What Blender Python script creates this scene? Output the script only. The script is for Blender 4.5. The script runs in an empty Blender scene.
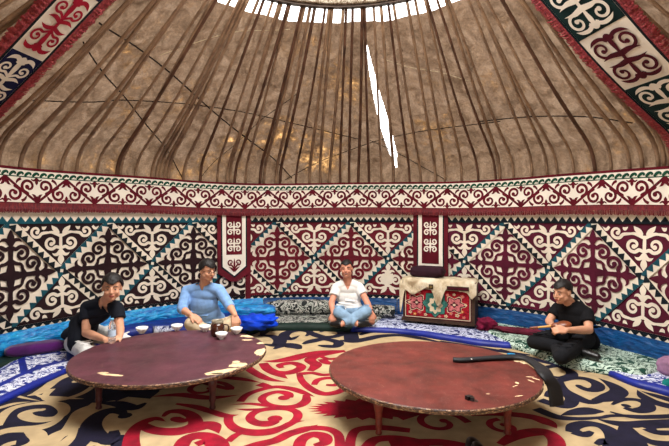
WORLD, CROWN, EXPO, BACK, DBG = 4.5, 410., -0.03, 169, False
import bpy, bmesh, math, random
from mathutils import Vector, Matrix, noise
from mathutils.geometry import tessellate_polygon
random.seed(7)
C = bpy.context.scene.collection
PI = math.pi
# ------------------------------------------------------------------ camera geometry used for measuring
F = 465.; H = 1.45; HY = 218.; CX = 334.5
WC = (-.15, 3.55); R = 3.52
CC = (0.05, 3.55)
def P(x, y, Z): return Vector(((x-CX)/F*Z, Z, H+(HY-y)/F*Z))
def FL(x, y, z=0.):
    t = (H-z)*F/(y-HY); return Vector(((x-CX)/F*t, t, z))
def px_s(x):
    dx = (x-CX)/F; a = dx*dx+1; b = -2*(dx*WC[0]+WC[1]); c = WC[0]**2+WC[1]**2-R*R
    t = (-b+math.sqrt(b*b-4*a*c))/(2*a)
    return math.atan2(dx*t-WC[0], t-WC[1])*R
PROF = [(3.55,1.94),(3.54,2.06),(3.49,2.19),(3.39,2.31),(3.2,2.45),(2.95,2.63),(2.66,2.85),(2.39,3.07),(1.83,3.54),(1.57,3.76)]
# ------------------------------------------------------------------ materials
def lin(c): return tuple(((v/255)/12.92 if v/255 <= .04045 else ((v/255+.055)/1.055)**2.4) for v in c)+(1.,)
class NT:
    def __init__(s, name):
        s.m = bpy.data.materials.new(name); s.m.use_nodes = True; s.t = s.m.node_tree
        s.b = s.t.nodes['Principled BSDF']; s.out = s.t.nodes['Material Output']
    def n(s, ty, **k):
        o = s.t.nodes.new(ty)
        for a, v in k.items():
            if hasattr(o, a): setattr(o, a, v)
        return o
    def l(s, a, b): s.t.links.new(a, b)
    def coord(s, scale=(1,1,1)):
        c = s.n('ShaderNodeTexCoord'); mp = s.n('ShaderNodeMapping'); mp.inputs['Scale'].default_value = scale
        s.l(c.outputs['Object'], mp.inputs[0]); return mp.outputs[0]
    def noise(s, vec, scale, detail=3, dist=0, rough=.5):
        o = s.n('ShaderNodeTexNoise'); o.inputs['Scale'].default_value = scale; o.inputs['Detail'].default_value = detail
        o.inputs['Distortion'].default_value = dist; o.inputs['Roughness'].default_value = rough; s.l(vec, o.inputs['Vector']); return o.outputs['Fac']
    def ramp(s, fac, stops, const=False):
        o = s.n('ShaderNodeValToRGB'); cr = o.color_ramp
        if const: cr.interpolation = 'CONSTANT'
        while len(cr.elements) < len(stops): cr.elements.new(.5)
        for e, (p, c) in zip(cr.elements, stops): e.position = p; e.color = lin(c)
        s.l(fac, o.inputs[0]); return o.outputs[0]
    def bump(s, h, strength, dist=.01):
        o = s.n('ShaderNodeBump'); o.inputs['Strength'].default_value = strength; o.inputs['Distance'].default_value = dist
        s.l(h, o.inputs['Height']); s.l(o.outputs[0], s.b.inputs['Normal'])
def scale_c(c, k): return tuple(max(0, min(255, v*k)) for v in c)
MC = {}
def mat(name, col, rough=.9, var=.12, vs=9., bump=.3, bs=140., spec=.2, sheen=0., metal=0.):
    if name in MC: return MC[name]
    t = NT(name); v = t.coord(); t.b.inputs['Roughness'].default_value = rough
    t.b.inputs['Specular IOR Level'].default_value = spec; t.b.inputs['Metallic'].default_value = metal
    if sheen: t.b.inputs['Sheen Weight'].default_value = sheen
    c = t.ramp(t.noise(v, vs, 4), [(.25, scale_c(col, 1-var)), (.75, scale_c(col, 1+var))])
    t.l(c, t.b.inputs['Base Color'])
    if bump: t.bump(t.noise(v, bs, 2), bump, .004)
    MC[name] = t.m; return t.m
def pattern_mat(name, stops, scale=22., dist=1.6, rough=.7, st=(1,1,1), detail=1.5, spec=.3, bump=.4, warp=None):
    """woven brocade: squiggly two or three colour figures"""
    t = NT(name); v = t.coord(st); t.b.inputs['Roughness'].default_value = rough; t.b.inputs['Specular IOR Level'].default_value = spec
    f = t.noise(v, scale, detail, dist)
    c = t.ramp(f, stops, True); t.l(c, t.b.inputs['Base Color'])
    t.bump(t.noise(t.coord(), 14, 3), bump, .03); return t.m
# ------------------------------------------------------------------ mesh helpers
class MB:
    def __init__(s): s.v = []; s.f = []; s.mi = []; s.k = 0
    def add(s, vs, fs, m=0):
        o = len(s.v); s.v += [tuple(p) for p in vs]; s.f += [tuple(i+o for i in f) for f in fs]; s.mi += [m]*len(fs)
    def build(s, name, mats, parent=None, smooth=False, loc=None):
        me = bpy.data.meshes.new(name)
        vs = s.v
        off = Vector((0,0,0))
        if parent is not None:
            q = parent
            while q is not None: off = off+Vector(q.location); q = q.parent
        elif loc is not None: off = Vector(loc)
        me.from_pydata([tuple(Vector(p)-off) for p in vs], [], s.f)
        if not isinstance(mats, (list, tuple)): mats = [mats]
        for m in mats: me.materials.append(m)
        me.polygons.foreach_set('material_index', s.mi)
        if smooth: me.polygons.foreach_set('use_smooth', [True]*len(me.polygons))
        me.update()
        o = bpy.data.objects.new(name, me); C.objects.link(o)
        if parent is not None: o.parent = parent
        elif loc is not None: o.location = loc
        return o
    # shapes
    def box(s, c, size, m=0, rot=None):
        c = Vector(c); vs = []
        for x in (-.5, .5):
            for y in (-.5, .5):
                for z in (-.5, .5):
                    p = Vector((x*size[0], y*size[1], z*size[2]))
                    if rot: p = rot @ p
                    vs.append(c+p)
        s.add(vs, [(0,1,3,2),(4,6,7,5),(0,4,5,1),(2,3,7,6),(0,2,6,4),(1,5,7,3)], m)
    def tube(s, pts, rad, n=8, m=0, caps=True, flat=1.):
        pts = [Vector(p) for p in pts]
        rs = rad if isinstance(rad, (list, tuple)) else [rad]*len(pts)
        vs = []; prev = None
        for i, p in enumerate(pts):
            d = (pts[min(i+1, len(pts)-1)]-pts[max(i-1, 0)]).normalized()
            if prev is None:
                a = Vector((0,0,1)) if abs(d.z) < .9 else Vector((1,0,0)); u = d.cross(a).normalized()
            else: u = (prev-d*prev.dot(d)).normalized()
            prev = u; w = d.cross(u)
            for k in range(n):
                t = 2*PI*k/n; vs.append(p+u*math.cos(t)*rs[i]+w*math.sin(t)*rs[i]*flat)
        fs = []
        for i in range(len(pts)-1):
            for k in range(n):
                a = i*n+k; b = i*n+(k+1) % n; fs.append((a, b, b+n, a+n))
        if caps: fs.append(tuple(range(n))[::-1]); fs.append(tuple(range((len(pts)-1)*n, len(pts)*n)))
        s.add(vs, fs, m)
    def lathe(s, c, prof, n=24, m=0, mfun=None):
        c = Vector(c); vs = []; 
        for r, z in prof:
            for k in range(n):
                t = 2*PI*k/n; vs.append(c+Vector((r*math.cos(t), r*math.sin(t), z)))
        o = len(s.v); s.v += [tuple(p) for p in vs]
        for i in range(len(prof)-1):
            for k in range(n):
                a = o+i*n+k; b = o+i*n+(k+1) % n; s.f.append((a, b, b+n, a+n)); s.mi.append(mfun(i) if mfun else m)
    def ell(s, c, r, fr=None, n=16, m=0):
        c = Vector(c); vs = []; fs = []; h = n//2
        for i in range(h+1):
            th = PI*i/h
            for k in range(n):
                ph = 2*PI*k/n
                p = Vector((r[0]*math.sin(th)*math.cos(ph), r[1]*math.sin(th)*math.sin(ph), r[2]*math.cos(th)))
                if fr: p = fr @ p
                vs.append(c+p)
        for i in range(h):
            for k in range(n):
                a = i*n+k; b = i*n+(k+1) % n; fs.append((a, a+n, b+n, b))
        s.add(vs, fs, m)
    def cap(s, p0, p1, r0, r1, n=14, m=0):
        p0 = Vector(p0); p1 = Vector(p1); d = p1-p0; L = d.length
        if L < 1e-6: return s.ell(p0, (r0,)*3, None, n, m)
        d /= L; pts = []; rs = []
        for i in range(6):
            t = PI/2*(1-i/5.); pts.append(p0-d*r0*math.sin(t)); rs.append(max(r0*math.cos(t), .0004))
        for i in range(6):
            t = PI/2*i/5.; pts.append(p1+d*r1*math.sin(t)); rs.append(max(r1*math.cos(t), .0004))
        s.tube(pts, rs, n, m)
def tag(o, label, cat, group=None, kind=None):
    o['label'] = label; o['category'] = cat
    if group: o['group'] = group
    if kind: o['kind'] = kind
    return o
def struct(o): o['kind'] = 'structure'; return o
def thing(name, loc, label, cat, group=None):
    o = bpy.data.objects.new(name, None); C.objects.link(o); o.location = loc; o.empty_display_size = .1
    return tag(o, label, cat, group)
def spline(pts, n=8):
    pts = [Vector(p) for p in pts]; out = []
    if len(pts) < 3: return pts
    for i in range(len(pts)-1):
        p0 = pts[max(i-1, 0)]; p1 = pts[i]; p2 = pts[i+1]; p3 = pts[min(i+2, len(pts)-1)]
        for k in range(n):
            t = k/n
            out.append(.5*((2*p1)+(-p0+p2)*t+(2*p0-5*p1+4*p2-p3)*t*t+(-p0+3*p1-3*p2+p3)*t**3))
    out.append(pts[-1]); return out
# ------------------------------------------------------------------ felt applique ornament on any surface
class Orn:
    def __init__(s, mb, mp, base=.004, step=.00012): s.mb = mb; s.mp = mp; s.o = base; s.st = step
    def rib(s, pts, w, m=0, T=None, n=6):
        """ribbon through pts with widths w (full width), T = 2D transform"""
        k = [Vector((p[0], p[1], ww)) for p, ww in zip(pts, w)]
        q = spline(k, n)
        s.o += s.st; vs = []
        for i, p in enumerate(q):
            a = q[max(i-1, 0)]; b = q[min(i+1, len(q)-1)]
            d = Vector((b.x-a.x, b.y-a.y)); d = d.normalized() if d.length > 1e-9 else Vector((1, 0))
            hw = max(p.z, 0.0005)/2
            for sg in (-1, 1):
                x, y = p.x-d.y*hw*sg, p.y+d.x*hw*sg
                if T: x, y = T(x, y)
                vs.append(s.mp(x, y, s.o))
        s.mb.add(vs, [(2*i, 2*i+1, 2*i+3, 2*i+2) for i in range(len(q)-1)], m)
    def disc(s, c, r, m=0, T=None, n=12):
        s.o += s.st; vs = []
        for k in range(n):
            x, y = c[0]+r*math.cos(2*PI*k/n), c[1]+r*math.sin(2*PI*k/n)
            if T: x, y = T(x, y)
            vs.append(s.mp(x, y, s.o))
        s.mb.add(vs, [tuple(range(n))], m)
    def scroll(s, st, c, r, a0, sweep, w, m=0, T=None, ball=.75, end=.3):
        """hook from st onto a spiral round c starting at angle a0 (deg) and turning by sweep (deg)"""
        pts = [st] if st else []; N = max(5, int(abs(sweep)/40))
        ws = [w*.75] if st else []
        for i in range(N+1):
            t = i/N; a = math.radians(a0+sweep*t); rr = r*(1-(1-end)*t**1.35)
            pts.append((c[0]+rr*math.cos(a), c[1]+rr*math.sin(a))); ws.append(w*(1-.35*t) if i or st else w*.5)
        s.rib(pts, ws, m, T, 4)
        s.disc(pts[-1], w*ball*.62, m, T, 10)
    def full(s, T0, m):
        for q in range(4):
            ca, sa = math.cos(q*PI/2), math.sin(q*PI/2)
            T = lambda x, y, ca=ca, sa=sa: T0(x*ca-y*sa, x*sa+y*ca)
            s.rib([(0,.0),(0,.12),(0,.3),(0,.5),(0,.66)], [.2,.16,.09,.1,.06], m, T)
            s.rib([(0,.64),(0,.7),(0,.77),(0,.9)], [.03,.13,.12,.0], m, T)
            for g in (-1, 1):
                s.rib([(0,.6),(.07*g,.68),(.15*g,.69),(.21*g,.64)], [.1,.075,.055,.0], m, T)
                s.scroll((0,.56), (.205*g,.41), .15, 90+g*50, -g*405, .08, m, T, 1.05, .2)
                s.rib([(0,.28),(.09*g,.235),(.2*g,.2),(.25*g,.15)], [.1,.07,.05,.02], m, T)
    def half(s, T0, m, m2=None):
        T = T0
        s.rib([(0,.8),(0,.62),(0,.4),(0,.22)], [.03,.05,.065,.05], m, T)
        s.rib([(0,.88),(0,.79),(0,.72),(0,.64)], [.0,.12,.11,.03], m, T)
        for g in (-1, 1):
            s.rib([(0,.58),(.07*g,.65),(.13*g,.655),(.18*g,.62)], [.09,.07,.05,.0], m, T)
            s.scroll((0,.53), (.195*g,.405), .135, 90+g*50, -g*405, .068, m, T, 1.05, .2)
            s.rib([(0,.27),(.1*g,.215),(.2*g,.185),(.31*g,.2)], [.06,.07,.055,.03], m, T)
            s.rib([(.03*g,.2),(.09*g,.15),(.15*g,.1),(.2*g,.04)], [.02,.09,.08,.0], m, T)
            s.scroll((.26*g,.19), (.51*g,.165), .125, 90+g*70, -g*385, .064, m, T, 1.0, .2)
            s.rib([(.3*g,.06),(.36*g,.1),(.4*g,.06)], [.0,.07,.0], m, T)
            s.rib([(.66*g,.06),(.72*g,.12),(.8*g,.06)], [.05,.06,.0], m, T)
# ------------------------------------------------------------------ wall mapping
def wob(s, z): return .014*math.sin(s*3.1+z*1.7)+.008*math.sin(s*6.3-z*4.1+1)+.004*math.sin(z*6+s*2)
def wmap(sh=0.0):
    def f(s, z, o):
        ph = s/R; r = R-.035-sh-o-wob(s, z)
        return (WC[0]+r*math.sin(ph), WC[1]+r*math.cos(ph), z)
    return f
def fill(mb, mp, s0, s1, lo, hi, o, m, ds=.05, nz=3):
    n = max(1, int(math.ceil((s1-s0)/ds))); vs = []
    for i in range(n+1):
        s = s0+(s1-s0)*i/n; a, b = lo(s), hi(s)
        for k in range(nz+1): vs.append(mp(s, a+(b-a)*k/nz, o))
    fs = []
    for i in range(n):
        for k in range(nz):
            a = i*(nz+1)+k; fs.append((a, a+1, a+nz+2, a+nz+1))
    mb.add(vs, fs, m)
def teeth(mb, mp, p0, p1, w, n, o, m, side=1):
    """row of felt triangles along p0-p1"""
    d = Vector((p1[0]-p0[0], p1[1]-p0[1])); L = d.length; d /= L; q = Vector((-d.y, d.x))*side
    for i in range(n):
        a = i*L/n; b = (i+1)*L/n; vs = []
        for t, h in ((a, 0), (b, 0), ((a+b)/2, w)):
            x = p0[0]+d.x*t+q.x*h; y = p0[1]+d.y*t+q.y*h; vs.append(mp(x, y, o))
        mb.add(vs, [(0,1,2)], m)
WHITE = mat('cream_felt', (226,214,196), var=.07, vs=3)
WHITE2 = mat('white_felt', (232,224,210), var=.05, vs=3)
MAROON = mat('maroon_felt', (92,22,34), var=.2, vs=4)
CRIM = mat('crimson_felt', (88,14,28), var=.15, vs=5)
WINE = mat('wine_felt', (78,20,40), var=.2, vs=4)
BLACKB = mat('brown_black_felt', (38,20,24), var=.2, vs=4)
TEAL = mat('teal_felt', (24,72,84), var=.2, vs=6)
INK = mat('ink_felt', (18,26,32), var=.2, vs=6)
GREEN = mat('green_felt', (22,66,48), var=.2, vs=6)
ZT, ZB = 1.435, .262
# wall panels
def panel(name, s0, s1, xs0, half_m, full_ms, label, border=None, darkteeth=INK, diag=(INK, TEAL)):
    mb = MB(); mp = wmap(0.012)
    mats = [WHITE, half_m, TEAL, INK, border or MAROON]+full_ms
    zm = (ZT+ZB)/2; hh = (ZT-ZB)/2-.045; zt = zm+hh; zb = zm-hh; per = 1.125
    fill(mb, mp, s0, s1, lambda s: ZB-.012, lambda s: ZT+.1, -.003, 0, nz=24)
    # thickness
    fill(mb, wmap(.004), s0, s1, lambda s: ZB-.012, lambda s: ZT+.1, 0, 0, nz=2)
    # half diamonds (dark ground)
    orn = Orn(mb, mp, .0052)
    k0 = int(math.floor((s0-xs0)/per))-1; k1 = int(math.ceil((s1-xs0)/per))+1
    def clipfill(a, b, lo, hi, o, m):
        a, b = max(a, s0), min(b, s1)
        if b-a > .01: fill(mb, mp, a, b, lo, hi, o, m, nz=12)
    def clip_T(T): 
        return lambda x, y: (lambda q: (min(max(q[0], s0+.001), s1-.001), q[1]))(T(x, y))
    for k in range(k0, k1+1):
        xc = xs0+k*per                      # apex column of a white diamond
        xn = xc+per/2                       # node column: dark halves above and below
        clipfill(xn-per/2, xn+per/2, lambda s: zm+abs(s-xn)/(per/2)*hh, lambda s: zt+.0, .0022, 1)
        clipfill(xn-per/2, xn+per/2, lambda s: zb, lambda s: zm-abs(s-xn)/(per/2)*hh, .0022, 1)
        for ix, T in enumerate((lambda x, y: (xn+x*per/2, zt-y*hh), lambda x, y: (xn+x*per/2, zb+y*hh))):
            if xn+per/2 > s0+.05 and xn-per/2 < s1-.05: (setattr(orn, 'o', .0052), orn.half(clip_T(T), 0))
        if xc+per/2 > s0+.05 and xc-per/2 < s1-.05:
            orn.o = .0052; orn.full(clip_T(lambda x, y: (xc+x*per/2, zm+y*hh)), 5+(k % len(full_ms)))
    # diagonal borders
    L = math.hypot(per/2, hh); nx, ny = hh/L, (per/2)/L
    for k in range(k0, k1+1):
        xn = xs0+k*per+per/2
        for q, (sx, sy) in enumerate(((1, 1), (-1, -1), (1, -1), (-1, 1))):
            N = 9
            A = (xn, zm); B = (xn+sx*per/2, zm+sy*hh); w = .036
            px, py = -sy*nx, sx*ny          # perpendicular
            if px*sx < 0: pass
            hw = .042
            # white strip
            for i in range(N):
                a = i/N; b = (i+1)/N
                xa, ya = A[0]+(B[0]-A[0])*a, A[1]+(B[1]-A[1])*a; xb, yb = A[0]+(B[0]-A[0])*b, A[1]+(B[1]-A[1])*b
                if max(xa, xb)+hw > s1 or min(xa, xb)-hw < s0: continue
                oo = .0125+.0004*(q)
                vs = [mp(xa+px*hw, ya+py*hw, oo), mp(xb+px*hw, yb+py*hw, oo), mp(xb-px*hw, yb-py*hw, oo), mp(xa-px*hw, ya-py*hw, oo)]
                mb.add(vs, [(0,1,2,3)], 0)
                col = (2 if (sx*sy > 0) else 3)
                # line + teeth on both edges
                e = .012; oo += .002
                for sd in (1, -1):
                    vs = [mp(xa+px*hw*sd, ya+py*hw*sd, oo), mp(xb+px*hw*sd, yb+py*hw*sd, oo), mp(xb+px*(hw-e)*sd, yb+py*(hw-e)*sd, oo), mp(xa+px*(hw-e)*sd, ya+py*(hw-e)*sd, oo)]
                    if sd == 1: mb.add(vs, [(0,1,2,3)], col)
                for h in range(1):
                    t0 = (xa+px*(hw-e), ya+py*(hw-e)); t1 = (xb+px*(hw-e), yb+py*(hw-e)); tm = ((xa+xb)/2-px*(hw-.012), (ya+yb)/2-py*(hw-.012))
                    mb.add([mp(t0[0], t0[1], oo+.0002), mp(t1[0], t1[1], oo+.0002), mp(tm[0], tm[1], oo+.0002)], [(0,1,2)], col)
    # top and bottom borders
    N = int((s1-s0)/.095)
    fill(mb, mp, s0, s1, lambda s: zt, lambda s: ZT+.1, .0155, 0, nz=1)
    fill(mb, mp, s0, s1, lambda s: ZB-.012, lambda s: zb, .0155, 0, nz=1)
    fill(mb, mp, s0, s1, lambda s: zt-.002, lambda s: zt+.018, .0165, 3 if diag[0] is INK else 2, nz=1)
    teeth(mb, mp, (s0, zt+.018), (s1, zt+.018), .06, N, .0167, 3 if diag[0] is INK else 2, 1)
    fill(mb, mp, s0, s1, lambda s: zb-.016, lambda s: zb+.002, .0165, 3, nz=1)
    fill(mb, mp, s0, s1, lambda s: zb-.09, lambda s: zb-.074, .0166, 2, nz=1)
    teeth(mb, mp, (s0, zb-.016), (s1, zb-.016), .045, N, .0167, 3, -1)
    if border:
        for a, b in ((s0, s0+.075), (s1-.075, s1)):
            fill(mb, mp, a, b, lambda s: ZB-.012, lambda s: ZT+.1, .0185, 4, ds=.04, nz=10)
    o = mb.build(name, mats)
    return tag(o, label, 'wall hanging', 'felt wall hangings with diamond ornament')
sL, sR1, sR2 = -4.75, px_s(220), px_s(246)
panel('felt_wall_hanging', -7.0, px_s(245)-.004, -4.20, BLACKB, [BLACKB, BLACKB], 'felt wall hanging with near black scroll diamonds behind the two men on the left', diag=(TEAL, INK))
panel('felt_wall_hanging', px_s(245), px_s(446), -.72, MAROON, [MAROON, MAROON], 'maroon bordered felt wall hanging behind the man in the white shirt', border=MAROON)
panel('felt_wall_hanging', px_s(447), 7.0, 2.66, WINE, [WINE, WINE], 'purple wine felt wall hanging behind the man in black on the right', border=None)
# strips between the panels
def pend(x0, x1, zlow, label):
    s0, s1 = px_s(x0), px_s(x1); sm = (s0+s1)/2; hw = (s1-s0)/2; mp = wmap(.052); mb = MB()
    def solid(h, zt, zb_side, zb_tip, o, m):
        fill(mb, mp, sm-h, sm+h, lambda s: zb_tip+(zb_side-zb_tip)*abs(s-sm)/h, lambda s: zt, o, m, ds=h/2, nz=6)
    solid(hw, 1.56, zlow+.16, zlow, 0, 0)
    solid(hw, 1.56, zlow+.16, zlow, -.012, 0)
    # edge thickness
    for sg in (-1, 1):
        e = sm+sg*hw
        mb.add([mp(e, 1.56, 0), mp(e, zlow+.16, 0), mp(e, zlow+.16, -.012), mp(e, 1.56, -.012)], [(0,1,2,3)], 0)
        mb.add([mp(e, zlow+.16, 0), mp(sm, zlow, 0), mp(sm, zlow, -.012), mp(e, zlow+.16, -.012)], [(0,1,2,3)], 0)
    h2 = hw-.075
    solid(h2+.02, 1.56, zlow+.235, zlow+.085, .0015, 1)
    solid(h2, 1.56, zlow+.25, zlow+.115, .003, 2)
    h3 = h2-.055
    fill(mb, mp, sm-h3, sm+h3, lambda s: zlow+.42, lambda s: 1.56, .0045, 3, ds=h3/2, nz=4)
    orn = Orn(mb, mp, .0055)
    for j, zc in enumerate((1.30, 1.06)):
        for up in (1, -1):
            T = lambda x, y, zc=zc, up=up: (sm+x, zc+up*y)
            orn.rib([(0,0),(0,.05),(0,.1)], [.03,.02,.006], 2, T)
            for g in (-1, 1):
                orn.scroll((0,.02), (.055*g, .055), .04, -90-g*40, g*380, .022, 2, T)
    T = lambda x, y: (sm+x, zlow+.31+y)
    orn.rib([(0,-.12),(0,-.02),(0,.06)], [.0,.03,.0], 3, T)
    for g in (-1, 1):
        orn.scroll((0,-.1), (.055*g, -.0), .042, -90-g*20, g*380, .024, 3, T)
        orn.rib([(0,-.13),(.04*g,-.09),(.085*g,-.06)], [.03,.025,.0], 3, T)
    o = mb.build('pendant_strip', [MAROON, INK, WHITE2, CRIM])
    return tag(o, label, 'wall hanging', 'pointed felt pendants between the wall hangings')
pend(216, 250, .50, 'pointed maroon and white felt pendant hanging behind the man in blue')
pend(414.5, 450, .38, 'pointed maroon and white felt pendant hanging behind the patterned chest')
# horizontal band with fringe
def fringe_geo(mb, mp, s0, s1, z0, z1, m, step=.011, zz=lambda s: 0):
    n = int((s1-s0)/step); vs = []; fs = []
    for i in range(n):
        a = s0+(s1-s0)*i/n; b = s0+(s1-s0)*(i+.92)/n; o = random.uniform(0, .008); dz = random.uniform(-.008, .006)
        k = len(vs); za = z0+zz(a)
        vs += [mp(a, za, .004), mp(b, za, .004), mp(b, (za+z1+zz(a))/2, .01+o), mp(a, (za+z1+zz(a))/2, .007+o), mp(b+random.uniform(-.004, .004), z1+zz(a)+dz, .004+o), mp(a, z1+zz(a)+dz, .004+o)]
        fs += [(k, k+1, k+2, k+3), (k+3, k+2, k+4, k+5)]
    mb.add(vs, fs, m)
FR = NT('red_fringe'); _v = FR.coord((1,1,.25)); FR.b.inputs['Roughness'].default_value = .75
FR.l(FR.ramp(FR.noise(_v, 60, 3), [(.3,(76,12,22)),(.58,(112,22,32)),(.72,(126,44,38)),(.78,(170,130,80))]), FR.b.inputs['Base Color'])
FR.bump(FR.noise(_v, 90, 2), .6, .01); FRM = FR.m
def sag(s): return .012*math.sin(s*1.9+.6)+.02*max(0, -s-2.0)*(.6 if s < -2 else 0)-.012*max(0, s-2.5)
bt = thing('ornamental_wall_band', (WC[0], WC[1]+R-.1, 1.5), 'long white and crimson scroll band with red fringe running round the wall top', 'wall band')
mb = MB(); mp0 = wmap(.082)
mp = lambda s, z, o: mp0(s, z+sag(s), o)
S0, S1 = -6.8, 6.8
fill(mb, mp, S0, S1, lambda s: 1.55, lambda s: 1.965, 0, 0, nz=6)
fill(mb, mp, S0, S1, lambda s: 1.55, lambda s: 1.965, -.014, 0, nz=1)
fill(mb, mp, S0, S1, lambda s: 1.94, lambda s: 1.968, .0015, 1, nz=1)
fill(mb, mp, S0, S1, lambda s: 1.865, lambda s: 1.876, .0015, 2, nz=1)
fill(mb, mp, S0, S1, lambda s: 1.588, lambda s: 1.600, .0015, 1, nz=1)
orn = Orn(mb, mp, .002, .00003)
p = .085; s = S0
while s < S1-.09:
    T = lambda x, y, s=s: (s+x, 1.876+y)
    orn.rib([(0,.0),(.022,.026),(.05,.038),(.068,.026),(.055,.016)], [.024,.03,.026,.02,.008], 2, T, 3); s += p
per = .685; hb = .265; zb_ = 1.6
s = px_s(30)-per*4
while s < S1-.05:
    for up in (0, 1):
        orn.o = .002; xc = s+(per/2 if up else 0)
        if xc-per/2 < S0 or xc+per/2 > S1: continue
        T = (lambda x, y, xc=xc: (xc+x, zb_+y)) if not up else (lambda x, y, xc=xc: (xc+x, zb_+hb-y))
        orn.rib([(0,.0),(per/8,hb/4),(per/4,hb/2),(per/2,hb)], [.028]*4, 1, T, 3)
        # two scrolls and a leaf in the triangle whose apex is at y=0
        orn.rib([(0,.0),(0,.03),(0,.05),(0,.075)], [.05,.04,.02,.0], 1, T, 3)
        orn.rib([(0,.265),(0,.24),(0,.21),(0,.185)], [.02,.03,.034,.0], 1, T, 3)
        for g in (-1, 1):
            orn.scroll((.1*g,.09), (.092*g, .172), .076, -80 if g > 0 else 260, g*410, .034, 1, T, 1.15, .22)
            orn.rib([(.17*g,.25),(.2*g,.235),(.22*g,.21),(.225*g,.19)], [.03,.028,.02,.0], 1, T, 3); orn.rib([(.01*g,.03),(.03*g,.07),(.06*g,.09)], [.03,.03,.0], 1, T, 3)
            orn.rib([(.0,.255),(.03*g,.235),(.06*g,.25)], [.03,.02,.01], 1, T, 3)
    s += per
mb.build('band', [WHITE2, CRIM, GREEN], bt)
mb = MB(); fill(mb, mp, S0, S1, lambda s: 1.545, lambda s: 1.592, .004, 0, nz=1)
fringe_geo(mb, mp, S0, S1, 1.56, 1.495, 0)
mb.build('fringe', [FRM], bt)
# ------------------------------------------------------------------ wall, floor, ground
mb = MB()
def wl(s, z, o):
    ph = s/R; r = R+.02-o; return (WC[0]+r*math.sin(ph), WC[1]+r*math.cos(ph), z)
SW = R*math.radians(BACK)
fill(mb, wl, -SW, SW, lambda s: -.02, lambda s: 1.98, 0, 0, ds=.12)
fill(mb, wl, -SW, SW, lambda s: -.02, lambda s: 1.98, -.03, 0, ds=.12)
CANV = mat('wall_canvas', (150,132,112), var=.15)
struct(mb.build('wall_back', CANV))
mb = MB(); mb.lathe((WC[0], WC[1], 0), [(0.0001,0),(1,0),(2,0),(3,0),(3.9,0),(3.9,-.06),(0.0001,-.06)], 64)
struct(mb.build('floor', mat('plank_floor', (95,80,66), var=.2)))
mb = MB(); mb.lathe((0,0,-.08), [(.001,0),(8,0),(40,0)], 32)
struct(mb.build('ground', mat('dry_ground', (170,158,138), var=.15)))
# ------------------------------------------------------------------ roof
def prof_len():
    L = [0]
    for (a, b), (c, d) in zip(PROF, PROF[1:]): L.append(L[-1]+math.hypot(a-c, b-d))
    return L
PL = prof_len(); PT = PL[-1]
def prof(t, off=0.):
    """point on roof profile at distance t up from the wall; off = inward/downward"""
    t = max(0, min(PT-.0001, t)); q = spline([Vector((a, b, 0)) for a, b in PROF], 4) if not hasattr(prof, 'q') else prof.q
    prof.q = q
    if not hasattr(prof, 'l'):
        prof.l = [0]
        for a, b in zip(q, q[1:]): prof.l.append(prof.l[-1]+(b-a).length)
    tt = t/PT*prof.l[-1]; l = prof.l; i = 0
    while i < len(l)-2 and l[i+1] < tt: i += 1
    k = (tt-l[i])/(l[i+1]-l[i]); p = q[i].lerp(q[i+1], k); d = (q[i+1]-q[i]).normalized()
    nrm = Vector((d.y, -d.x, 0))            # pointing outwards/up flipped below
    if nrm.y > 0: nrm = -nrm
    if nrm.x > 0 and abs(nrm.x) > abs(nrm.y): nrm = -nrm
    return p.x+nrm.x*off, p.y+nrm.y*off
def r_of_t(t): return prof(t)[0]
def rpt(az, t, off=0., lat=0.):
    """az in degrees round the crown centre blended to the wall centre at the foot"""
    r, z = prof(t, off); k = max(0, min(1, (r-1.57)/2.)); cx = CC[0]*(1-k)+WC[0]*k; a = math.radians(az)
    return Vector((cx+r*math.sin(a)+lat*math.cos(a), 3.55+r*math.cos(a)-lat*math.sin(a), z))
TO = PT*.932
def t_of_r(r):
    a, b = 0, PT
    for _ in range(30):
        m = (a+b)/2
        if r_of_t(m) > r: a = m
        else: b = m
    return a
def px_roof(x, y):
    d = ((x-CX)/F, 1, (HY-y)/F); best = None; t = 7.3
    import bisect
    while t > 1.5:
        X, Y, Z = d[0]*t, t, H+d[2]*t
        rr = math.hypot(X-CC[0], Y-CC[1])
        if rr < 3.54:
            z = prof(t_of_r(max(rr, 1.58)))[1]
            if Z < z: return math.degrees(math.atan2(X-CC[0], Y-CC[1])), t_of_r(max(rr,1.58))
        t -= .02
    return None
def px_inv(x, y, off=0., a0=None):
    r0 = px_roof(x, y)
    if not r0: return None
    az, t = r0
    def pr(az, t):
        p = rpt(az, t, off); return CX+F*p.x/p.y, HY-F*(p.z-H)/p.y
    for _ in range(12):
        x0, y0 = pr(az, t); x1, y1 = pr(az+.5, t); x2, y2 = pr(az, t+.02)
        a, b, c, d = (x1-x0)/.5, (x2-x0)/.02, (y1-y0)/.5, (y2-y0)/.02; det = a*d-b*c
        if abs(det) < 1e-6: break
        ex, ey = x-x0, y-y0; az += max(-6, min(6, (ex*d-b*ey)/det)); t += max(-.2, min(.2, (a*ey-c*ex)/det)); t = max(.01, min(PT*.99, t))
    return az, t
slit = [px_inv(*q)+(w,) for q, w in (((367,47),.4),((372,75),1.6),((379,105),2.4),((387,135),2.6),((393,155),2.0),((396,168),.3))]
def in_slit(az, t):
    for (a0, t0, w0), (a1, t1, w1) in zip(slit, slit[1:]):
        if t1 <= t <= t0:
            k = (t0-t)/(t0-t1); return abs(az-(a0+(a1-a0)*k)) < (w0+(w1-w0)*k)*.5
    return False
spots = []
for _ in range(26): spots.append((random.uniform(-75, 75), random.uniform(.4, 1.6)))
mb = MB(); NA = 1800; NTT = 90; vs = []
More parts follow.
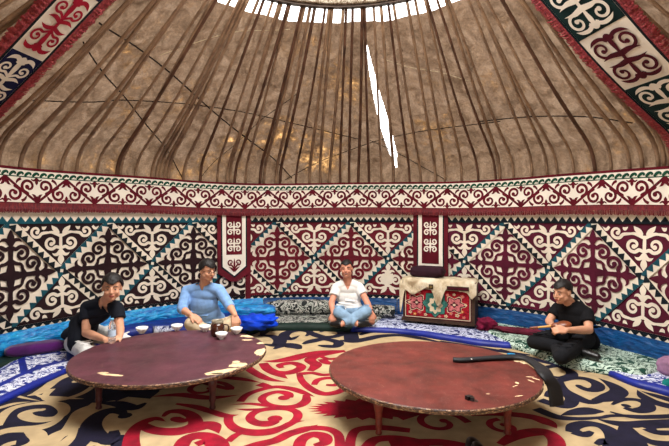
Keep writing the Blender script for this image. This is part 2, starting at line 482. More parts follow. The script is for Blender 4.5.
for i in range(NA):
    az = -180+360*i/NA
    for j in range(NTT+1):
        t = TO*j/NTT
        bulge = .018*noise.noise(Vector((az*.11, t*1.2, 0)))+.012*noise.noise(Vector((az*.4, t*2.5, 3)))
        edge = .03*noise.noise(Vector((az*.08, 7, 1))) if j == NTT else 0
        vs.append(rpt(az, t+edge, -.035+bulge))
fs = []
for i in range(NA):
    az = -180+360*(i+.5)/NA
    for j in range(NTT):
        t = TO*(j+.5)/NTT
        if in_slit(az, t): continue
        a = i*(NTT+1)+j; b = ((i+1) % NA)*(NTT+1)+j; fs.append((a, a+1, b+1, b))
mb.add(vs, fs)
rf = NT('roof_felt'); v = rf.coord()
nb = rf.noise(v, 4.2, 7, 1.4, .72); nf = rf.noise(v, 42, 3, 0, .6)
base = rf.ramp(nb, [(.3,(98,80,66)),(.5,(134,112,92)),(.68,(166,144,120))])
mx = rf.n('ShaderNodeMixRGB', blend_type='MULTIPLY'); mx.inputs[0].default_value = .6
rf.l(base, mx.inputs[1]); rf.l(rf.ramp(nf, [(.3,(120,110,100)),(.7,(255,250,245))]), mx.inputs[2])
rf.l(mx.outputs[0], rf.b.inputs['Base Color']); rf.b.inputs['Roughness'].default_value = .95
rf.bump(rf.noise(v, 7, 6, .8, .6), .7, .06)
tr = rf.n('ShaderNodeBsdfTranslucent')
# thin felt; sunlit patches painted in as warmer, more translucent spots round one point
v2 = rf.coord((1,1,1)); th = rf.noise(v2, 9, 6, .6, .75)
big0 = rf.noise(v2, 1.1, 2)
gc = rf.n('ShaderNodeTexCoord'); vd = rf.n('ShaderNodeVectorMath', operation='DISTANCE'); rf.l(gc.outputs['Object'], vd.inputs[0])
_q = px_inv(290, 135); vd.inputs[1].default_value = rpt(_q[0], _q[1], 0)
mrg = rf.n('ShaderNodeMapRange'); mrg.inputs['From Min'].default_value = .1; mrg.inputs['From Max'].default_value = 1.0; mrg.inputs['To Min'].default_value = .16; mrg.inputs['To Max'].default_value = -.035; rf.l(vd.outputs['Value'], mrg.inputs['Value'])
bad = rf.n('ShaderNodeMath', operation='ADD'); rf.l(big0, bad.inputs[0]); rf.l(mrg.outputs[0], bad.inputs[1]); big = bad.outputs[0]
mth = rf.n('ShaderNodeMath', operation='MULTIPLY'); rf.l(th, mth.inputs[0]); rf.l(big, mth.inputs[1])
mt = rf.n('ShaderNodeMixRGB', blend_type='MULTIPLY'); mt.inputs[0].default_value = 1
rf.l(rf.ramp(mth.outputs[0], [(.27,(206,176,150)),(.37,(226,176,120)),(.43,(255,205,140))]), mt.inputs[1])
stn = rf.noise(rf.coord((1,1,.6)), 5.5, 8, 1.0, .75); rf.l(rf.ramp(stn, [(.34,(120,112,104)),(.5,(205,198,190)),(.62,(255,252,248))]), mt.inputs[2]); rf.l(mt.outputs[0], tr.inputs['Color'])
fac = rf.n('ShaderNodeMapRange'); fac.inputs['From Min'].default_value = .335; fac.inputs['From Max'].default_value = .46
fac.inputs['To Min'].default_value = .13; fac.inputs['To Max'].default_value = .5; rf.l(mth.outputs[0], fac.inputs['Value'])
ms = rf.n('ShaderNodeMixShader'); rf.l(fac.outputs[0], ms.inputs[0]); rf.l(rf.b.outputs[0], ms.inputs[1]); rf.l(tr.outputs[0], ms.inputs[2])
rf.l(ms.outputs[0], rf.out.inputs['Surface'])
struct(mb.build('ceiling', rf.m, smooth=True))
# roof poles
PO = NT('pole_wood'); v = PO.coord((1,1,1)); PO.b.inputs['Roughness'].default_value = .55
PO.l(PO.ramp(PO.noise(v, 5, 5, 0, .7), [(.3,(96,74,58)),(.5,(134,106,82)),(.75,(168,138,108))]), PO.b.inputs['Base Color']); PO.bump(PO.noise(v, 60, 3), .3, .004)
POD = mat('dark_pole_wood', (88,62,48), rough=.6, var=.3, vs=6)
def pole_path(az, da, off=.012):
    pts = []
    for j in range(27):
        t = PT*j/26*.9995; k = j/26
        pts.append(rpt(az+da*k, t, off+.012))
    return pts
az = -104.; npole = 0
extra = {}
while az < 104:
    mb = MB(); r0 = random.uniform(.0145, .0205)
    path = pole_path(az, random.uniform(-1.8, 1.8), random.uniform(.002, .022))
    mb.tube(path, [r0*(1.1 if i < 12 else .95) for i in range(len(path))], 7)
    o = mb.build('roof_pole', POD if random.random() < .15 else PO.m, smooth=True)
    tag(o, 'bent brown wooden roof pole rising from the wall band to the crown ring', 'roof pole', 'bent roof poles')
    az += random.choice([.9, 2.2, 2.7, 3.0, 3.4, 3.9]); npole += 1
# crown
ct = thing('crown_ring', (CC[0], CC[1], 3.76), 'round dark wooden crown ring at the roof opening above the yurt', 'roof crown')
mb = MB(); mb.lathe((CC[0],CC[1],0), [(1.50,3.742),(1.56,3.742),(1.57,3.755),(1.56,3.768),(1.50,3.768),(1.50,3.742)], 96)
mb.build('rim', mat('crown_wood', (62,50,42), rough=.6, var=.25), ct, True)
CW = pattern_mat('crown_weave', [(0,(96,78,60)),(.42,(170,156,136)),(.56,(214,206,192)),(.7,(120,104,84))], 30, 2.0)
mb = MB(); mb.lathe((CC[0],CC[1],0), [(1.54,3.769),(1.53,4.02),(1.48,4.04),(1.47,3.77),(1.54,3.769)], 96)
mb.build('woven_hoop', CW, ct, True)
for k in range(6):
    a = PI*k/6+.1; mb = MB(); pts = []
    for j in range(17):
        u = -1+2*j/16; pts.append((CC[0]+1.5*u*math.cos(a), CC[1]+1.5*u*math.sin(a), 3.95+.5*(1-u*u)))
    mb.tube(pts, .02, 8); mb.build('arched_slat', MC['crown_wood'], ct, True)
# cords behind the poles
DK = mat('dark_cord', (34,24,20), var=.2)
LT = mat('pale_cord', (196,180,150), var=.1)
cords = [([(84,43),(104,74),(130,104),(164,146),(185,181)], DK, .008, 'dark cord running steeply down right behind the left roof poles'),
 ([(100,24),(140,50),(178,80),(218,116),(262,150),(292,178)], DK, .008, 'long dark cord slanting from the left roof band to the wall band'),
 ([(30,101),(90,103),(128,101),(190,105),(250,114),(310,128),(360,140)], DK, .006, 'dark cord crossing level behind the left and middle roof poles'),
 ([(198,182),(232,148),(262,120),(300,92)], DK, .004, 'thin dark cord rising to the right behind the middle roof poles'),
 ([(285,180),(330,158),(372,143),(410,134),(450,128),(500,122)], DK, .006, 'dark cord rising gently right of the bright slit'),
 ([(480,122),(510,119),(545,117),(590,118),(632,124)], DK, .007, 'dark cord crossing the roof poles on the far right'),
 ([(368,140),(390,150),(420,166),(448,181)], DK, .005, 'short dark cord slanting down right under the bright slit'),
 ([(160,56),(200,42),(240,32),(290,30)], LT, .004, 'pale cord looped behind roof poles left of the opening'),
 ([(384,60),(410,68),(440,73),(470,82)], LT, .004, 'pale cord looped behind roof poles right of the bright slit')]
for pts, m, r_, lab in cords:
    q = [px_inv(*p_) for p_ in pts]; q = [p_ for p_ in q if p_]
    q = spline([Vector((a, b, 0)) for a, b in q], 8)
    mb = MB(); mb.tube([rpt(p_.x, p_.y, -.012) for p_ in q], r_, 6); tag(mb.build('tie_rope', m, smooth=True), lab, 'cord')
# hanging roof bands
NAVY = mat('navy_felt', (18,22,58), var=.2); DGRN = mat('dark_green_felt', (14,38,38), var=.2); REDF = mat('red_felt', (150,20,44), var=.12); DRED = mat('dark_maroon_felt', (74,16,30), var=.15)
PINKF = NT('roof_band_fringe'); v = PINKF.coord(); PINKF.b.inputs['Roughness'].default_value = .7
PINKF.l(PINKF.ramp(PINKF.noise(v, 50, 3), [(.3,(112,24,36)),(.62,(158,52,58)),(.74,(176,110,90)),(.8,(214,170,70))]), PINKF.b.inputs['Base Color']); PINKF.bump(PINKF.noise(v, 70, 3), .8, .02)
def roof_band(az, sections, label, hw=.185, daz=0.):
    t0, t1 = .02, PT*.97; loc = rpt(az, PT*.5, .1)
    th_ = thing('roof_band', loc, label, 'roof band', 'ornamental roof bands')
    mp = lambda u, t, o: tuple(rpt(az+daz*(1-t/(PT*.75)), t, .075+.03*math.sin(PI*t/PT)+o, u))
    mb = MB(); K_ = hw/.185
    def strip(a, b, o, m, ta=t0, tb=t1):
        n = max(2, int((tb-ta)/.045)); vs = []
        for i in range(n+1):
            for k in range(3): vs.append(mp(a+(b-a)*k/2, ta+(tb-ta)*i/n, o))
        mb.add(vs, [(i*3+k, i*3+k+1, i*3+k+4, i*3+k+3) for i in range(n) for k in range(2)], m)
    strip(-hw, hw, 0, 0); strip(-hw, hw, -.015, 0)
    strip(-hw, -hw+.028, .002, 1); strip(hw-.028, hw, .002, 1)
    orn = Orn(mb, mp, .005, .0001)
    for ta, tb, ground, om in sections:
        if ground: 
            strip(-hw+.03, hw-.03, .003, ground, ta, tb)
        tm = (ta+tb)/2; L = (tb-ta)
        for up in (1, -1):
            T = lambda x, y, up=up: (x, tm+up*y)
            orn.rib([(0,0),(0,L*.12),(0,L*.3),(0,L*.46)], [.035,.03,.05,.0], om, T)
            orn.rib([(-.03*K_,L*.34),(0,L*.42),(.03*K_,L*.34)], [.03,.05,.03], om, T)
            for g in (-1, 1):
                orn.scroll((0, L*.1), (.08*g*K_, L*.24), .056*K_, -90-g*30, g*400, .024*K_**.7, om, T, 1.15, .2)
                orn.rib([(0,L*.34),(.05*g*K_,L*.42),(.1*g*K_,L*.41),(.135*g*K_,L*.35)], [.035,.04,.035,.0], om, T)
                orn.rib([(0,L*.05),(.07*g*K_,L*.09),(.13*g*K_,L*.06)], [.035,.035,.0], om, T)
    mb.build('band', [WHITE2, INK, NAVY, DGRN, REDF, DRED], th_)
    for sg in (-1, 1):
        mb = MB(); n = int((t1-t0)/.012); vs = []; fs = []
        for i in range(n):
            a = t0+(t1-t0)*i/n; b = a+.0115; k = len(vs); o = random.uniform(0, .014); e = random.uniform(.085, .112)
            vs += [mp(sg*(hw-.004), a, .002), mp(sg*(hw-.004), b, .002), mp(sg*(hw+.05), b+.006, .004+o), mp(sg*(hw+.05), a+.006, .01+o), mp(sg*(hw+e), b+.016, -.012+o), mp(sg*(hw+e), a+.014, -.01+o)]
            fs += [(k, k+1, k+2, k+3), (k+3, k+2, k+4, k+5)]
        mb.add(vs, fs); mb.build('fringe', PINKF.m, th_)
def tsec(x, y): return px_inv(x, y, .09)[1]
if DBG: print('BAND', [[round(v, 2) for v in px_inv(x, y, .09)] for x, y in ((35,0),(50,0),(78,0),(99,0),(113,0),(30,60),(48,30),(535,0),(558,0),(590,0),(618,0),(642,0),(625,60),(665,100))])
a_, b_ = tsec(62, 27), tsec(20, 86); L_ = (a_-b_)
roof_band(-84.5, [(b_-L_*.5, b_+L_*.48, 2, 0), (a_-L_*.48, a_+L_*.48, 0, 4), (a_+L_*.52, a_+L_*1.48, 2, 0)], 'white band with red and navy scrolls and red fringe hanging down the left roof', .19, 6.5)
a_, b_ = tsec(632, 52), tsec(575, 6); L_ = abs(b_-a_)
roof_band(81.3, [(a_-L_*1.48, a_-L_*.52, 3, 0), (a_-L_*.48, a_+L_*.48, 0, 5), (a_+L_*.52, a_+L_*1.48, 3, 0)], 'white band with maroon and dark green scrolls hanging down the right roof', .30)
# ------------------------------------------------------------------ felt carpet on the floor
TAN = mat('tan_felt', (176,154,118), var=.1, vs=7, bs=200)
NVB = mat('blue_black_felt', (24,22,40), var=.25, vs=9, bs=200)
RED = mat('rose_red_felt', (134,14,36), var=.2, vs=9, bs=200)
mb = MB(); CP = [(-3.15,1.7),(3.15,1.7),(3.2,3.0),(3.05,4.2),(2.6,5.2),(1.9,6.0),(1.1,6.5),(-.1,6.75),(-1.3,6.5),(-2.1,6.0),(-2.8,5.2),(-3.25,4.2),(-3.3,3.0)]
vs = [(x, y, z) for z in (.001, .009) for x, y in CP]; n = len(CP)
mb.add(vs, [tuple(range(n, 2*n)), tuple(range(n))[::-1]]+[(i, (i+1) % n, (i+1) % n+n, i+n) for i in range(n)], 0)
fm = lambda x, y, o: (x, y, .009+o)
orn = Orn(mb, fm, .0006, .00001)
def G(pts, w, m, taper=(0, 0), zs=None):
    q = [FL(a, b) for a, b in pts]; n = len(q); ws = []
    for i in range(n):
        k = w
        if i == 0 and taper[0]: k = w*.08
        if i == n-1 and taper[1]: k = w*.08
        if isinstance(w, list): k = w[i]
        ws.append(k)
    orn.rib([(p.x, p.y) for p in q], [v_*(1.35 if m == 2 else 1.15 if m == 1 else 1) for v_ in ws], m, None, 6)
    return q
def ball(x, y, r, m): q = FL(x, y); orn.disc((q.x, q.y), r, m)
def poly(pts, m):
    q = [FL(a, b) for a, b in pts]; orn.o += .00001
    tr = tessellate_polygon([[Vector((p.x, p.y, 0)) for p in q]])
    mb.add([(p.x, p.y, .009+orn.o) for p in q], [tuple(t) for t in tr], m)
def spiral(cx, cy, rx, a0, sweep, w, m, tail=None, end=.22, ry=None):
    """floor spiral: centre in pixels, radius in metres"""
    c = FL(cx, cy); N = max(6, int(abs(sweep)/36)); pts = []; ws = []; ry = ry or rx
    if tail:
        for a, b in tail: q = FL(a, b); pts.append((q.x, q.y)); ws.append(w*(.1 if not ws else .95))
    for i in range(N+1):
        t = i/N; a = math.radians(a0+sweep*t); k = 1-(1-end)*t
        pts.append((c.x+rx*k*math.cos(a), c.y+ry*k*math.sin(a))); ws.append(w*(1-.3*t))
    orn.rib(pts, ws, m, None, 5); orn.disc(pts[-1], w*.55, m)
# left: blue-black ground with tan scrolls
poly([(-60,410),(0,402),(30,388),(62,374),(90,366),(125,372),(150,384),(160,392),(150,400),(128,398),(112,404),(92,404),(84,410),(78,420),(82,426),(72,434),(56,446),(40,470),(-90,470)], 1)
G([(27,397),(38,394),(47,388),(58,380),(75,374),(90,370)], .09, 0, (1,0))
G([(33,395),(45,398),(62,399),(84,400)], .05, 0, (1,1))
spiral(72,390, .17, 180, 300, .06, 0, None, .8, .26)
G([(0,427),(4,416),(14,409),(32,405),(50,404),(61,407),(64,413),(56,419),(42,421),(29,419),(25,415),(33,412),(43,411)], [.03,.07,.07,.06,.07,.09,.08,.08,.09,.09,.09,.07,.03], 0)
ball(42,411,.025,0)
G([(-30,418),(0,409),(14,405),(30,403)], .05, 0, (0,1))
G([(-30,445),(0,434),(14,431),(32,430),(46,427),(57,422),(64,418)], [.1,.09,.09,.1,.09,.05,.0], 0)
G([(22,431),(34,434),(39,440),(33,446),(18,452)], .1, 0, (1,0))
G([(0,452),(8,446),(16,444)], .06, 0)
G([(44,450),(56,438),(70,431),(76,421),(82,413),(96,408),(116,404)], [.12,.12,.12,.11,.12,.13,.12], 0)
G([(84,444),(92,438),(102,436),(98,441),(108,442)], [.05,.09,.07,.06,.03], 0)
G([(0,391),(20,398),(40,402)], .03, 0, (1,1))
# blue-black scrolls on tan, left and under the left table
G([(126,417),(118,412),(106,413),(96,419),(91,427),(94,435),(103,440),(112,438),(114,432)], [.03,.09,.1,.11,.12,.12,.1,.09,.05], 1)
ball(125,417,.05,1)
G([(104,436),(110,441),(122,442),(118,452),(100,456),(84,452)], .12, 1)
G([(88,428),(84,440),(72,452)], .1, 1)
spiral(140,392,.16, 20, 400, .07, 1, [(118,402),(112,393)])
G([(100,404),(118,405),(134,409),(146,404)], [.02,.09,.09,.02], 1)
spiral(112,386,.15, 200, -380, .06, 1, None)
G([(80,380),(96,378),(110,374)], .07, 1, (1,1)); G([(150,380),(170,372),(190,368)], .07, 1, (1,1))
# crimson scrolls
G([(132,460),(131,446),(133,434),(141,425),(155,420),(166,423)], [.1,.08,.07,.06,.05,.0], 2)
G([(141,426),(152,431),(166,433),(182,432),(195,426),(193,418),(183,413),(170,413),(163,418)], [.06,.07,.08,.09,.08,.07,.06,.05,.02], 2)
ball(175,420,.035,2); G([(175,420),(184,422),(192,418)], [.06,.05,.02], 2)
G([(176,433),(190,431),(204,427),(214,428),(219,435)], [.04,.08,.1,.08,.0], 2)
G([(180,450),(186,441),(198,437),(212,439),(221,446),(222,456)], .075, 2); G([(196,446),(206,443),(212,448)], .05, 2)
G([(176,405),(195,408),(212,413),(226,417),(239,416)], [.02,.05,.05,.05,.0], 2)
G([(229,416),(229,424),(238,431),(254,434),(270,433),(282,429),(292,424),(305,422)], [.05,.05,.06,.07,.07,.05,.04,.0], 2)
G([(282,430),(296,421),(297,414),(287,410),(270,410),(256,413),(250,419),(256,424),(268,425),(278,422)], [.04,.05,.05,.05,.05,.05,.05,.06,.07,.04], 2)
ball(275,420,.055,2)
G([(228,443),(237,436),(250,433)], .04, 2, (0,1)); G([(230,406),(250,405),(270,407),(300,408)], [.0,.03,.035,.0], 2)
G([(234,410),(250,411),(270,409)], [.0,.03,.0], 2)
G([(240,403),(247,396),(260,391),(276,388),(292,390),(304,394),(315,398)], [.05,.05,.05,.05,.06,.05,.0], 2)
G([(306,396),(306,402),(298,407),(284,408),(270,406),(262,401),(266,396),(278,393),(288,395),(290,399)], [.04,.06,.06,.04,.04,.05,.05,.05,.06,.04], 2)
ball(284,399,.05,2)
G([(259,385),(266,387),(275,389)], [.07,.06,.02], 2)
G([(299,374),(302,382),(311,390),(324,395),(338,393),(346,388)], [.04,.05,.06,.06,.06,.04], 2)
G([(314,386),(318,381),(330,379),(340,382),(336,386),(326,386)], [.04,.05,.05,.05,.05,.03], 2)
G([(232,455),(255,447),(275,442),(290,435),(308,430),(318,426)], [.05,.06,.06,.06,.05,.0], 2)
G([(288,435),(306,430),(326,430),(338,436),(340,450)], [.04,.05,.05,.05,.05], 2)
G([(298,456),(301,442),(312,436),(324,438),(325,444),(314,447)], [.06,.06,.06,.07,.06,.03], 2)
G([(350,456),(351,440),(358,431),(380,429),(410,432)], [.05,.05,.05,.06,.05], 2)
G([(366,450),(376,441),(400,440),(430,446)], .06, 2)
G([(338,384),(348,392),(356,388)], .05, 2)
c = FL(368,410); N = 26; vs = []
orn.o += .00001
for i in range(N*2):
    a = 2*PI*i/(N*2); k = 1 if i % 2 == 0 else .80
    vs.append((c.x+.46*k*math.cos(a), c.y+.2*k*math.sin(a), .009+orn.o))
vs.append((c.x, c.y, .009+orn.o)); mb.add(vs, [(i, (i+1) % (2*N), 2*N) for i in range(2*N)], 2)
# back crimson
G([(262,362),(276,362),(294,359),(304,356),(320,353),(345,352)], [.0,.07,.12,.1,.08,.06], 2)
G([(263,364),(268,370),(278,375),(288,380)], [.07,.08,.08,.0], 2)
G([(272,372),(286,374),(298,371),(301,367),(292,364),(280,366),(282,369)], [.04,.08,.08,.07,.07,.06,.04], 2)
G([(310,372),(316,366),(310,361),(316,357),(330,354),(345,352)], [.05,.09,.09,.09,.08,.04], 2)
G([(322,360),(328,364),(345,364)], [.07,.07,.03], 2); G([(318,356),(330,360),(348,357)], [.04,.05,.04], 2)
G([(240,362),(252,372),(268,380),(286,383)], [.07,.07,.06,.0], 2); G([(215,378),(240,380),(262,384)], [.04,.06,.0], 2)
G([(300,375),(312,374),(324,376),(340,374)], [.06,.05,.05,.04], 2); G([(150,398),(180,396),(210,399),(240,396)], [.0,.06,.06,.0], 2)
spiral(205,390,.2, 0, 380, .06, 2, [(170,386),(185,380)])
# back blue-black scrolls
G([(262,336),(268,330),(282,327),(296,326)], [.05,.13,.1,.0], 1)
G([(300,336),(290,340),(284,337),(288,333),(300,331),(310,333),(306,337)], [.0,.1,.12,.12,.1,.09,.03], 1)
G([(308,331),(314,335),(324,338),(336,337),(342,334),(336,331),(326,331),(320,333)], [.02,.11,.12,.1,.1,.09,.07,.03], 1)
G([(303,345),(312,342),(324,340),(338,343),(336,347),(326,347),(318,346)], [.04,.12,.1,.11,.1,.1,.03], 1)
G([(258,336),(272,337),(280,341),(276,346),(264,345)], [.05,.1,.14,.12,.03], 1)
G([(274,350),(284,346),(294,347),(300,350)], [.03,.13,.16,.04], 1)
G([(340,341),(352,342),(366,340),(380,337),(400,336),(420,339),(440,343)], [.03,.13,.12,.12,.1,.1,.03], 1)
G([(350,331),(351,336),(352,342)], .16, 1)
G([(360,336),(368,333),(380,333)], [.03,.1,.03], 1); G([(386,333),(400,332),(420,334)], [.03,.1,.03], 1)
G([(440,342),(470,347),(500,352),(530,356)], [.05,.09,.09,.04], 1)
G([(240,338),(252,334),(262,331)], [.05,.1,.03], 1)
# right blue-black scrolls
G([(500,350),(520,356),(545,363),(560,367)], [.03,.07,.08,.02], 1)
G([(540,370),(556,367),(568,371),(572,376),(562,379),(550,377)], [.06,.07,.08,.09,.07,.03], 1)
G([(560,382),(572,379),(586,380),(597,385),(597,390),(588,391),(578,387)], [.06,.08,.08,.09,.09,.08,.05], 1); ball(579,387,.03,1)
G([(558,380),(562,390),(574,397),(588,403),(604,402)], [.06,.09,.09,.09,.02], 1)
G([(582,374),(598,372),(610,374),(622,378)], [.0,.05,.06,.0], 1)
G([(598,379),(612,386),(619,393),(608,399),(594,402)], [.0,.09,.12,.12,.05], 1)
G([(540,401),(552,405),(566,407),(572,401),(564,394),(552,393),(546,398)], [.08,.08,.09,.09,.08,.07,.03], 1)
G([(536,410),(556,418),(576,420),(600,419),(620,417),(700,420)], [.08,.08,.05,.035,.04,.03], 1)
G([(560,417),(574,414),(590,412),(604,413)], [.0,.08,.11,.02], 1)
G([(612,406),(622,401),(636,401),(647,405),(647,410),(636,412),(624,409)], [.02,.05,.06,.08,.09,.08,.04], 1); ball(626,407,.035,1)
G([(610,413),(630,418),(660,418),(700,416)], [.02,.05,.06,.05], 1)
G([(637,391),(644,398),(656,404),(680,410)], [.0,.08,.1,.1], 1); G([(640,392),(656,397),(680,404)], [.0,.07,.1], 1)
G([(624,384),(645,389),(668,396),(690,400)], [.0,.05,.06,.05], 1)
G([(572,434),(574,428),(586,425),(600,427),(611,433),(616,442),(612,452)], [.07,.08,.08,.08,.1,.11,.1], 1)
G([(574,433),(584,436),(592,433)], [.09,.07,.03], 1)
G([(596,446),(606,443),(614,448)], [.03,.08,.1], 1)
G([(596,420),(612,424),(630,426),(650,424),(690,422)], [.0,.07,.09,.07,.06], 1)
G([(624,425),(629,435),(635,446),(640,458)], [.04,.12,.13,.12], 1)
G([(646,430),(652,427),(668,427),(690,430)], [.07,.08,.07,.06], 1); G([(648,430),(658,434),(680,434)], [.09,.07,.05], 1)
G([(638,436),(650,443),(668,446),(690,446)], [.03,.07,.08,.08], 1)
# crimson under and beside the right table
G([(470,416),(500,415),(530,418),(548,424),(557,430)], [.04,.06,.07,.08,.0], 2)
G([(556,456),(556,442),(546,434),(530,434),(514,438),(500,446)], [.08,.08,.08,.08,.07,.04], 2)
spiral(440,424,.2,0,400,.06,2,None); spiral(505,428,.12,90,360,.05,2,None)
G([(400,420),(430,412),(470,412)], .05, 2); G([(390,446),(440,444),(480,452)], .07, 2)
tag(mb.build('felt_carpet', [TAN, NVB, RED]), 'large tan felt carpet with crimson and blue-black scrolls covering the floor', 'carpet')
# ------------------------------------------------------------------ quilts along the wall
def quilt(name, front, back, h, mats, label, cat='quilt', group=None, edge=.14, midf=None, z0=.009, n=26, m=12, puff=.012, frame=None, seed=0, bz=None):
    fr = spline([FL(a, b, z0) for a, b in front], 8); bk = spline([FL(a, b, z0+h*.9) for a, b in back], 8)
    def at(l, t):
        q = t*(len(l)-1); i = min(int(q), len(l)-2); return l[i].lerp(l[i+1], q-i)
    mb = MB(); vs = []; K = n+1
    for i in range(n+1):
        u = i/n; a = at(fr, u); b = at(bk, u)
        for j in range(m+1):
            v = j/m; p = a.lerp(b, v*.97+.0)
            e = min(u*n/1.6, (1-u)*n/1.6, v*m/1.2, (1-v)*m/1.2, 1)
            z = z0+h*(1-(1-e)**2)**.5+puff*e*noise.noise(Vector((p.x*3+seed, p.y*3, 0)))+(bz or 0)*v**2*e
            ex = .02*noise.noise(Vector((u*6+seed, 3, v)))*(1 if j < 2 else 0)
            vs.append((p.x, p.y+ex, max(z, z0)))
    fs = []; mi = []
    for i in range(n):
        for j in range(m):
            q = i*(m+1)+j; fs.append((q, q+m+1, q+m+2, q+1)); u = (i+.5)/n; v = (j+.5)/m
            k = 0
            if v < edge: k = 1
            if frame and frame(u, v): k = 1
            mi.append(k)
    base = [(v_[0], v_[1], z0-.0) for v_ in vs]
    o = len(mb.v); mb.v += vs; mb.f += fs; mb.mi += mi
    # bottom sheet
    bidx = [i*(m+1) for i in range(n+1)]+[n*(m+1)+j for j in range(1, m+1)]+[i*(m+1)+m for i in range(n-1, -1, -1)]+[j for j in range(m-1, 0, -1)]
    mb.f.append(tuple(bidx[::-1])); mb.mi.append(0)
    ob = mb.build(name, mats, None, True); return tag(ob, label, cat, group)
BLU = mat('royal_blue_satin', (20,36,130), rough=.45, var=.15, spec=.4)
QBW = pattern_mat('blue_white_brocade', [(0,(24,42,130)),(.46,(222,226,238)),(.56,(40,60,150)),(.6,(228,230,240))], 11, 1.8)
QBW2 = pattern_mat('blue_silver_brocade', [(0,(28,36,92)),(.47,(196,202,222)),(.56,(36,48,110)),(.6,(196,202,222))], 9, 2.0)
QGR = pattern_mat('grey_green_brocade', [(0,(22,28,28)),(.46,(186,184,176)),(.53,(30,38,36)),(.6,(160,164,154))], 9, 2.0)
QGN = pattern_mat('green_white_brocade', [(0,(22,64,52)),(.45,(188,208,192)),(.52,(30,66,56)),(.58,(190,210,196))], 9, 2.0)
DGR = mat('dark_green_satin', (22,40,34), rough=.6, var=.2)
MGR = mat('mid_green_satin', (38,88,66), rough=.6, var=.2)
quilt('floor_quilt', [(-50,425),(0,405),(40,386),(74,370)], [(-50,384),(0,366),(30,352),(78,350)], .038, [QBW, BLU], 'blue and white brocade floor quilt lying at the far left beside the table', group='brocade quilts along the wall', edge=.1, n=40, m=20,
      frame=lambda u, v: (.36 < v < .47 and u < .93) or (.84 < v < .89 and u < .93) or abs(u-.93) < .04 and v > .4 or abs(u-.56) < .035 and v > .4 , seed=1)
quilt('floor_quilt', [(-60,392),(0,372),(40,356),(78,350)], [(-60,350),(0,346),(46,334),(84,326)], .05, [DGR, DGR], 'dark plain floor quilt behind the purple cushion at the far left', seed=2, n=20)
NBL = mat('navy_satin', (12,34,118), rough=.5, var=.2, spec=.4)
quilt('floor_quilt', [(96,350),(130,337),(180,335),(252,333)], [(90,326),(125,319),(180,313),(262,308)], .10, [NBL, NBL], 'deep blue satin floor quilt under the two men behind the left table', seed=3)
quilt('patterned_cloth', [(150,334),(166,334),(182,333)], [(154,328),(166,327),(180,326)], .11, [QBW2, QBW2], 'small white and navy printed cloth behind the bowls of the left table', 'cloth', z0=.009, n=10, m=6, seed=4)
quilt('floor_quilt', [(246,334),(275,331),(310,331),(345,332),(372,331)], [(262,305),(300,302),(345,302),(400,304)], .08, [QGR, DGR], 'grey and dark green brocade floor quilt under the man in the white shirt', group='brocade quilts along the wall', edge=.085, seed=5, n=40)
quilt('floor_quilt', [(350,332),(400,334),(440,340),(480,346),(514,349)], [(352,318),(400,313),(460,316),(500,322)], .055, [QBW2, BLU], 'blue edged silver brocade floor quilt in front of the patterned chest', group='brocade quilts along the wall', edge=.085, seed=6, n=40)
quilt('floor_quilt', [(486,338),(506,347),(530,354),(560,366),(600,374),(640,381),(664,376)], [(490,316),(520,321),(560,328),(600,337),(640,347),(680,356)], .075, [QGN, MGR], 'green and white brocade floor quilt under the man in black', group='brocade quilts along the wall', edge=.0, seed=7, n=48)
quilt('floor_quilt', [(606,375),(632,386),(656,393),(690,404)], [(630,371),(650,370),(670,369),(720,376)], .045, [QBW, BLU], 'blue and white brocade floor quilt at the far right edge below the green one', group='brocade quilts along the wall', edge=.17, seed=8)
# soft cushions and bundles
def cushion(name, c, size, rz, m, label, cat, seed=0, tilt=0, crump=.1, lumps=3., pw=.45, group=None):
    c = Vector(c); mb = MB(); n = 36; h = 20; vs = []
    rot = Matrix.Rotation(rz, 3, 'Z') @ Matrix.Rotation(tilt, 3, 'X')
    sgn = lambda v, p: math.copysign(abs(v)**p, v)
    for i in range(h+1):
        th = PI*i/h
        for k in range(n):
            ph = 2*PI*k/n; q = Vector((sgn(math.cos(ph), pw)*math.sin(th)**pw if math.sin(th) > 0 else 0, sgn(math.sin(ph), pw)*(math.sin(th)**pw if math.sin(th) > 0 else 0), sgn(math.cos(th), .8)))
            d = 1+crump*noise.noise(q*lumps+Vector((seed, 0, 0)))+crump*.5*noise.noise(q*lumps*2.7+Vector((seed, 5, 0)))
            q = Vector((q.x*size[0]/2*d, q.y*size[1]/2*d, q.z*size[2]/2*d)); q = rot @ q
            if q.z < -size[2]/2*.96: q.z = -size[2]/2*.96
            vs.append(q+c)
    fs = [(i*n+k, (i+1)*n+k, (i+1)*n+(k+1) % n, i*n+(k+1) % n) for i in range(h) for k in range(n)]
    mb.add(vs, fs); o = mb.build(name, m, None, True, c); return tag(o, label, cat, group)
PUR = mat('purple_velvet', (70,14,84), rough=.8, var=.2, sheen=.3)
cushion('cushion', (P(44,344,4.95)[0], 4.82, .105), (.54,.2,.11), .62, PUR, 'purple velvet cushion lying against the blue cloth at the far left', 'cushion', 1, crump=.06)
AZ = NT('azure_satin'); v = AZ.coord((1,1,3)); AZ.l(AZ.ramp(AZ.noise(v, 8, 4, .8), [(.35,(0,92,170)),(.6,(20,150,214)),(.75,(60,180,226))]), AZ.b.inputs['Base Color']); AZ.b.inputs['Roughness'].default_value = .35; AZ.bump(AZ.noise(v, 10, 4), .8, .05)
DAZ = NT('deep_blue_satin'); v = DAZ.coord((1,1,3)); DAZ.l(DAZ.ramp(DAZ.noise(v, 8, 4, .8), [(.35,(0,50,104)),(.7,(8,84,144))]), DAZ.b.inputs['Base Color']); DAZ.b.inputs['Roughness'].default_value = .45; DAZ.bump(DAZ.noise(v, 10, 4), .6, .04)
